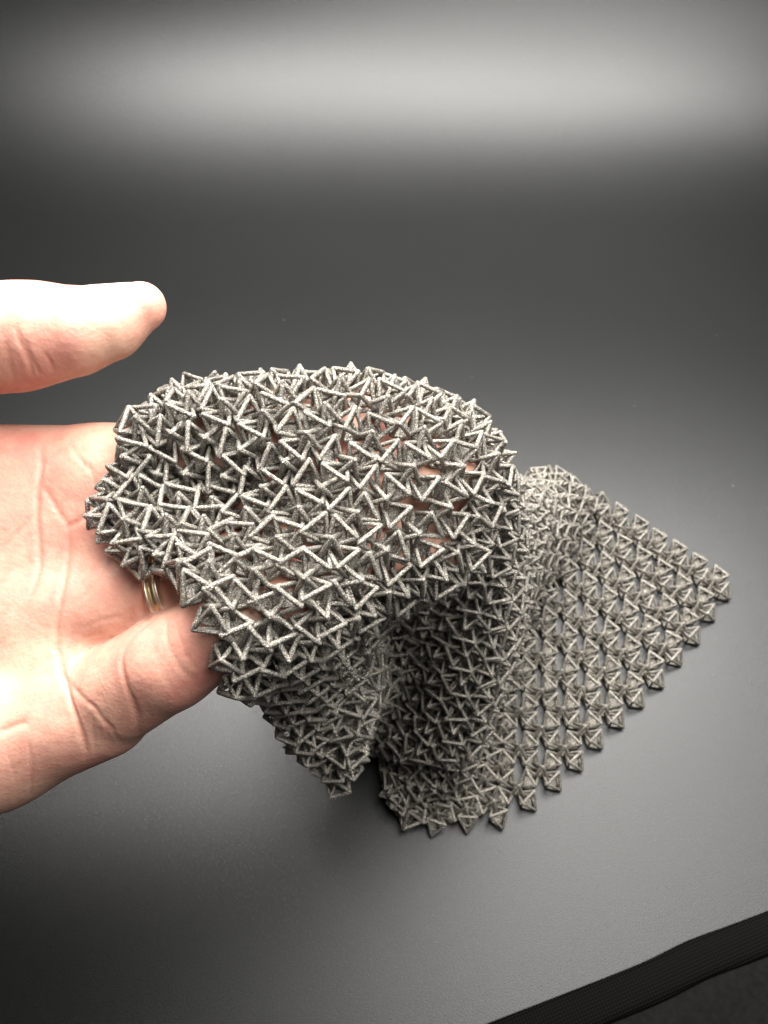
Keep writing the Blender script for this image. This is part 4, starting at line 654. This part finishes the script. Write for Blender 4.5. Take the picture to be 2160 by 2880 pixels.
    -289, 652, 1400, -294, 670, 1443, -302, 697, 1480, -314, 722, 1509, -329, 746, 1530, -347, 772, 1538, -367, 797, 1533, -386, 819, 1516, -403, 838, 1493, -424, 853, 1471, -454, 864, 1457, -484, 879, 1448, -505, 905, 1443, -517, 940, 1445, -526, 968, 1449,
]
NORMAL_SIGN = -1
# ------------------------------------------------------------------ chainmail fabric
STAR_ROWS, STAR_COLUMNS = 25, 27
ROWS, COLUMNS = 2 * STAR_ROWS + 1, 2 * STAR_COLUMNS + 1
PTS = np.array(FABRIC_POINTS, float).reshape(ROWS, COLUMNS, 3) * 0.1

def strut(V, F, a, b, r, seg=4, sides=6, jit=0.13):
    a = np.array(a, float); b = np.array(b, float)
    d = b - a; L = np.linalg.norm(d); d /= L
    s = np.cross(d, (0.31, 0.2, 0.93)); s /= np.linalg.norm(s); t = np.cross(d, s)
    base = len(V)
    ts = [-r * 0.7 / L] + list(np.linspace(0, 1, seg + 1)) + [1 + r * 0.7 / L]
    for q, tt in enumerate(ts):
        end = q in (0, len(ts) - 1)
        for k in range(sides):
            an = 2 * math.pi * k / sides
            rr = r * (0.55 if end else 1.0) * (1 + rng.uniform(-jit, jit))
            V.append(a + d * L * tt + rr * (math.cos(an) * s + math.sin(an) * t))
    n = len(ts)
    for q in range(n - 1):
        for k in range(sides):
            k2 = (k + 1) % sides
            F.append((base + q * sides + k, base + q * sides + k2, base + (q + 1) * sides + k2, base + (q + 1) * sides + k))
    F.append(tuple(base + k for k in reversed(range(sides))))
    F.append(tuple(base + (n - 1) * sides + k for k in range(sides)))

def plate(V, F, half, cut, z0, z1, taper=0.78, rot=math.pi / 4):
    ring = []
    c, s = math.cos(rot), math.sin(rot)
    h = half
    pts = [(h, -h + cut), (h, h - cut), (h - cut, h), (-h + cut, h), (-h, h - cut), (-h, -h + cut), (-h + cut, -h), (h - cut, -h)]
    base = len(V)
    for z, k in ((z0, taper), (z0 + (z1 - z0) * 0.45, 1.0), (z1, 0.97)):
        for x, y in pts:
            x, y = x * k, y * k
            V.append(np.array((c * x - s * y, s * x + c * y, z)) + rng.normal(0, 0.05, 3))
    for q in range(2):
        for k in range(8):
            k2 = (k + 1) % 8
            F.append((base + q * 8 + k, base + q * 8 + k2, base + (q + 1) * 8 + k2, base + (q + 1) * 8 + k))
    F.append(tuple(base + k for k in reversed(range(8))))
    F.append(tuple(base + 16 + k for k in range(8)))

SR = 0.51
def tetra_geo():
    V, F = [], []
    a, b = (0, 3.05, 5.7), (0, -3.05, 5.7)
    c, d = (4.0, 0, 1.1), (-4.0, 0, 1.1)
    strut(V, F, a, b, SR * 1.06)
    for p in (a, b):
        low = (0, p[1] * 0.86, 0.7)
        strut(V, F, p, low, SR * 0.85, seg=3)
        for q in (c, d):
            strut(V, F, p, q, SR)
            strut(V, F, low, q, SR * 0.95, seg=3)
    plate(V, F, 1.6, 0.45, 0.0, 0.8)
    return np.array(V) - (0, 0, 3.0), F

def star_geo():
    V, F = [], []
    for k in range(4):
        an = k * math.pi / 2
        strut(V, F, (0, 0, 6.5), (3.7 * math.cos(an), 3.7 * math.sin(an), 1.3), SR * 1.1)
    plate(V, F, 1.3, 0.35, 0.0, 0.8, rot=0)
    strut(V, F, (0, 0, 6.1), (0, 0, 6.7), SR * 1.15, seg=1)
    return np.array(V) - (0, 0, 3.0), F

def shared_meshes(name, geo, count):
    out = []
    for i in range(count):
        V, F = geo()
        me = bpy.data.meshes.new(name)
        me.from_pydata((V * MM).tolist(), [], F)
        me.polygons.foreach_set('use_smooth', [len(f) == 4 and f[0] < 10 ** 9 for f in F])
        me.materials.append(STEEL)
        out.append((me, V, F))
    return out
TETRA = shared_meshes('tetrahedral_link', tetra_geo, 5)
STAR = shared_meshes('star_link', star_geo, 4)

def frame(ex, ey):
    z = np.cross(ex, ey); z /= np.linalg.norm(z) + 1e-9
    x = ex / (np.linalg.norm(ex) + 1e-9)
    x = x - z * (x @ z); x /= np.linalg.norm(x)
    return np.stack([x, np.cross(z, x), z], 1)

def tilt(R, amt):
    v = rng.normal(0, amt, 3)
    a = np.linalg.norm(v)
    return R @ np.array(Matrix.Rotation(a, 3, Vector(v / (a + 1e-9))))

def grid_d(i, j):
    i0, i1, j0, j1 = max(i - 1, 0), min(i + 1, ROWS - 1), max(j - 1, 0), min(j + 1, COLUMNS - 1)
    return PTS[i1, j] - PTS[i0, j], PTS[i, j1] - PTS[i, j0]

links = []
for i in range(ROWS):
    for j in range(COLUMNS):
        if i % 2 == 0 and j % 2 == 0:
            continue
        da, db = grid_d(i, j)
        nrm = np.cross(da, db)
        sgn = NORMAL_SIGN
        p = PTS[i, j]
        height = p[2]
        amt = 0.06 if height < 4.5 else 0.09
        if i % 2 and j % 2:
            R = frame(da, sgn * db); kind = 'star'
        elif i % 2 == 0:
            R = frame(da, sgn * db); kind = 'tetra'
        else:
            R = frame(db, -sgn * da); kind = 'tetra'
        R = tilt(R, amt)
        q = p + (rng.normal(0, 0.18, 3) if height > 4.5 else rng.normal(0, 0.12, 3))
        if height < 4.5:
            q[2] = max(q[2], 3.02)
        links.append((kind, q, R))

# which links the photograph shows largest: near the camera, turned to it, not behind other links
cam_p = np.array((0, 0, CAM_H))
cen = np.array([l[1] for l in links])
view = cen - cam_p
dist = np.linalg.norm(view, axis=1)
dirs = view / dist[:, None]
cosang = dirs @ dirs.T
near_hidden = np.zeros(len(links))
for i in range(len(links)):
    occ = (np.arccos(np.clip(cosang[i], -1, 1)) * dist < 4.0) & (dist < dist[i] - 6.0)
    near_hidden[i] = occ.sum()
rank = 1.0 / dist ** 2 / (1 + 3 * near_hidden)

fabric = bpy.data.objects.new('chainmail_fabric', None)
fabric.empty_display_size = 0.02
fabric.location = (0.06, 0.13, 0)
col.objects.link(fabric)
fabric['label'] = 'grey metal chainmail fabric of interlinked pyramid links draped over a hand onto the sheet'
fabric['category'] = 'chainmail'
base_inv = Matrix.Translation((-0.06, -0.13, 0))
rest_V, rest_F = [], []
off = 0
for kind, lib, name in (('tetra', TETRA, 'tetrahedral_link'), ('star', STAR, 'star_link')):
    ids = [i for i, l in enumerate(links) if l[0] == kind]
    ids.sort(key=lambda i: -rank[i])
    for c, i in enumerate(ids):
        _, q, R = links[i]
        me, V, F = lib[c % len(lib)]
        if c < 300:
            o = bpy.data.objects.new(name, me)
            M = Matrix([list(R[r]) + [q[r] * MM] for r in range(3)] + [[0, 0, 0, 1]])
            o.matrix_basis = base_inv @ M
            o.parent = fabric
            col.objects.link(o)
        else:
            rest_V.append(V @ R.T + q)
            rest_F += [tuple(k + off for k in f) for f in F]
            off += len(V)
if rest_V:
    o = mesh_obj('small_links', np.concatenate(rest_V), rest_F, STEEL)
    o.matrix_basis = base_inv
    o.parent = fabric
    o['kind'] = 'stuff'


# ------------------------------------------------------------------ black hem of the light box, front right
def hem():
    k = NT('black_webbing')
    tc = k.n('ShaderNodeTexCoord')
    mp = k.n('ShaderNodeMapping')
    mp.inputs['Rotation'].default_value = (0, 0, math.radians(-20))
    k.l(tc.outputs['Object'], mp.inputs['Vector'])
    w1 = k.n('ShaderNodeTexWave', i_Scale=330.0, bands_direction='X')
    w2 = k.n('ShaderNodeTexWave', i_Scale=330.0, bands_direction='Y')
    k.l(mp.outputs[0], w1.inputs['Vector'])
    k.l(mp.outputs[0], w2.inputs['Vector'])
    mul = k.n('ShaderNodeMath', operation='MULTIPLY')
    k.l(w1.outputs['Fac'], mul.inputs[0])
    k.l(w2.outputs['Fac'], mul.inputs[1])
    k.l(k.ramp(mul.outputs[0], [(0.0, (0.0015, 0.0015, 0.0015)), (0.9, (0.006, 0.0055, 0.005))]), k.b.inputs['Base Color'])
    k.l(k.bump(mul.outputs[0], 0.6, 0.0003), k.b.inputs['Normal'])
    k.b.inputs['Roughness'].default_value = 0.75
    k.b.inputs['Specular IOR Level'].default_value = 0.03
    c = NT('black_cloth')
    g = c.noise(500, 3)
    c.l(c.ramp(g.outputs[0], [(0.3, (0.002, 0.002, 0.002)), (0.7, (0.005, 0.0045, 0.004))]), c.b.inputs['Base Color'])
    c.b.inputs['Roughness'].default_value = 0.9
    c.b.inputs['Specular IOR Level'].default_value = 0.1
    edge = np.array(HEM_EDGE)
    out = np.array((0.33, -0.94))
    nu = 60
    tt = np.linspace(0, 1, nu)
    cum = np.r_[0, np.cumsum(np.linalg.norm(np.diff(edge, axis=0), axis=1))]
    ex = np.interp(tt * cum[-1], cum, edge[:, 0])
    ey = np.interp(tt * cum[-1], cum, edge[:, 1])
    for _ in range(4):
        ex[1:-1] = (ex[:-2] + 2 * ex[1:-1] + ex[2:]) / 4
        ey[1:-1] = (ey[:-2] + 2 * ey[1:-1] + ey[2:]) / 4
    root = bpy.data.objects.new('light_box_hem', None)
    root.location = (ex[nu // 2] * MM, ey[nu // 2] * MM, 0)
    root.empty_display_size = 0.02
    col.objects.link(root)
    root['label'] = 'black woven hem of a light box across the lower corner of the sheet'
    root['category'] = 'fabric hem'
    inv = np.array((ex[nu // 2], ey[nu // 2], 0))
    def strip(name, rows, mat):
        V, F = [], []
        for (v, z, wob) in rows:
            for i in range(nu):
                ph = tt[i] * 9
                dz = wob * (math.sin(ph * 1.7 + v * 0.11) + 0.6 * math.sin(ph * 3.1 + 1 + v * 0.2))
                V.append(np.array((ex[i] + out[0] * v, ey[i] + out[1] * v, max(0.3, z + dz))) - inv)
        for q in range(len(rows) - 1):
            for i in range(nu - 1):
                a = q * nu + i
                F.append((a, a + nu, a + nu + 1, a + 1))
        return mesh_obj(name, V, F, mat, root)
    top = [(0.6, 0.6, 0), (0.0, 2.0, 0), (0.4, 3.4, 0.1), (2.0, 4.2, 0.2), (5.0, 4.6, 0.3), (8.5, 4.7, 0.3), (10.6, 4.3, 0.3), (11.2, 3.2, 0.2), (11.0, 1.6, 0.1)]
    strip('webbing', top, k.m)
    rows = [(10.2, 1.2, 0), (11.4, 3.3, 0.2), (13, 4.0, 0.4), (17, 5.2, 0.8), (23, 4.0, 1.2), (32, 6.5, 1.6), (45, 5.0, 1.8), (70, 6.0, 2), (110, 5, 2), (111, 0.6, 0)]
    strip('cloth', rows, c.m)
HEM_EDGE = [(10.2, 9.4), (27.0, 15.5), (41.0, 20.0), (60.8, 26.4), (76.6, 31.6), (81.2, 33.2), (94.4, 38.8), (104.9, 41.8), (120.6, 46.7), (138.1, 53.1), (160.7, 59.4)]
hem()

# ------------------------------------------------------------------ dust and lint on the sheet
def lint():
    k = mat_simple('pale_lint', (0.20, 0.20, 0.20), 0.9)
    V, F = [], []
    for i in range(16):
        x, y = rng.uniform(-120, 180), rng.uniform(20, 330)
        L, a, wd = rng.uniform(0.3, 1.1), rng.uniform(0, 6.28), rng.uniform(0.08, 0.16)
        b = len(V)
        dx, dy = math.cos(a), math.sin(a)
        for s, t, z in ((-1, -1, 0.05), (1, -1, 0.05), (1, 1, 0.05), (-1, 1, 0.05), (-0.8, 0, 0.22), (0.8, 0, 0.25)):
            V.append((x + s * L / 2 * dx - t * wd * dy, y + s * L / 2 * dy + t * wd * dx, z))
        F += [(b + 3, b + 2, b + 1, b), (b, b + 1, b + 5, b + 4), (b + 2, b + 3, b + 4, b + 5), (b + 1, b + 2, b + 5), (b + 3, b, b + 4)]
    o = mesh_obj('dust', V, F, k.m, smooth=False)
    o['kind'] = 'stuff'
    o['label'] = 'pale specks of dust scattered on the black sheet'
lint()
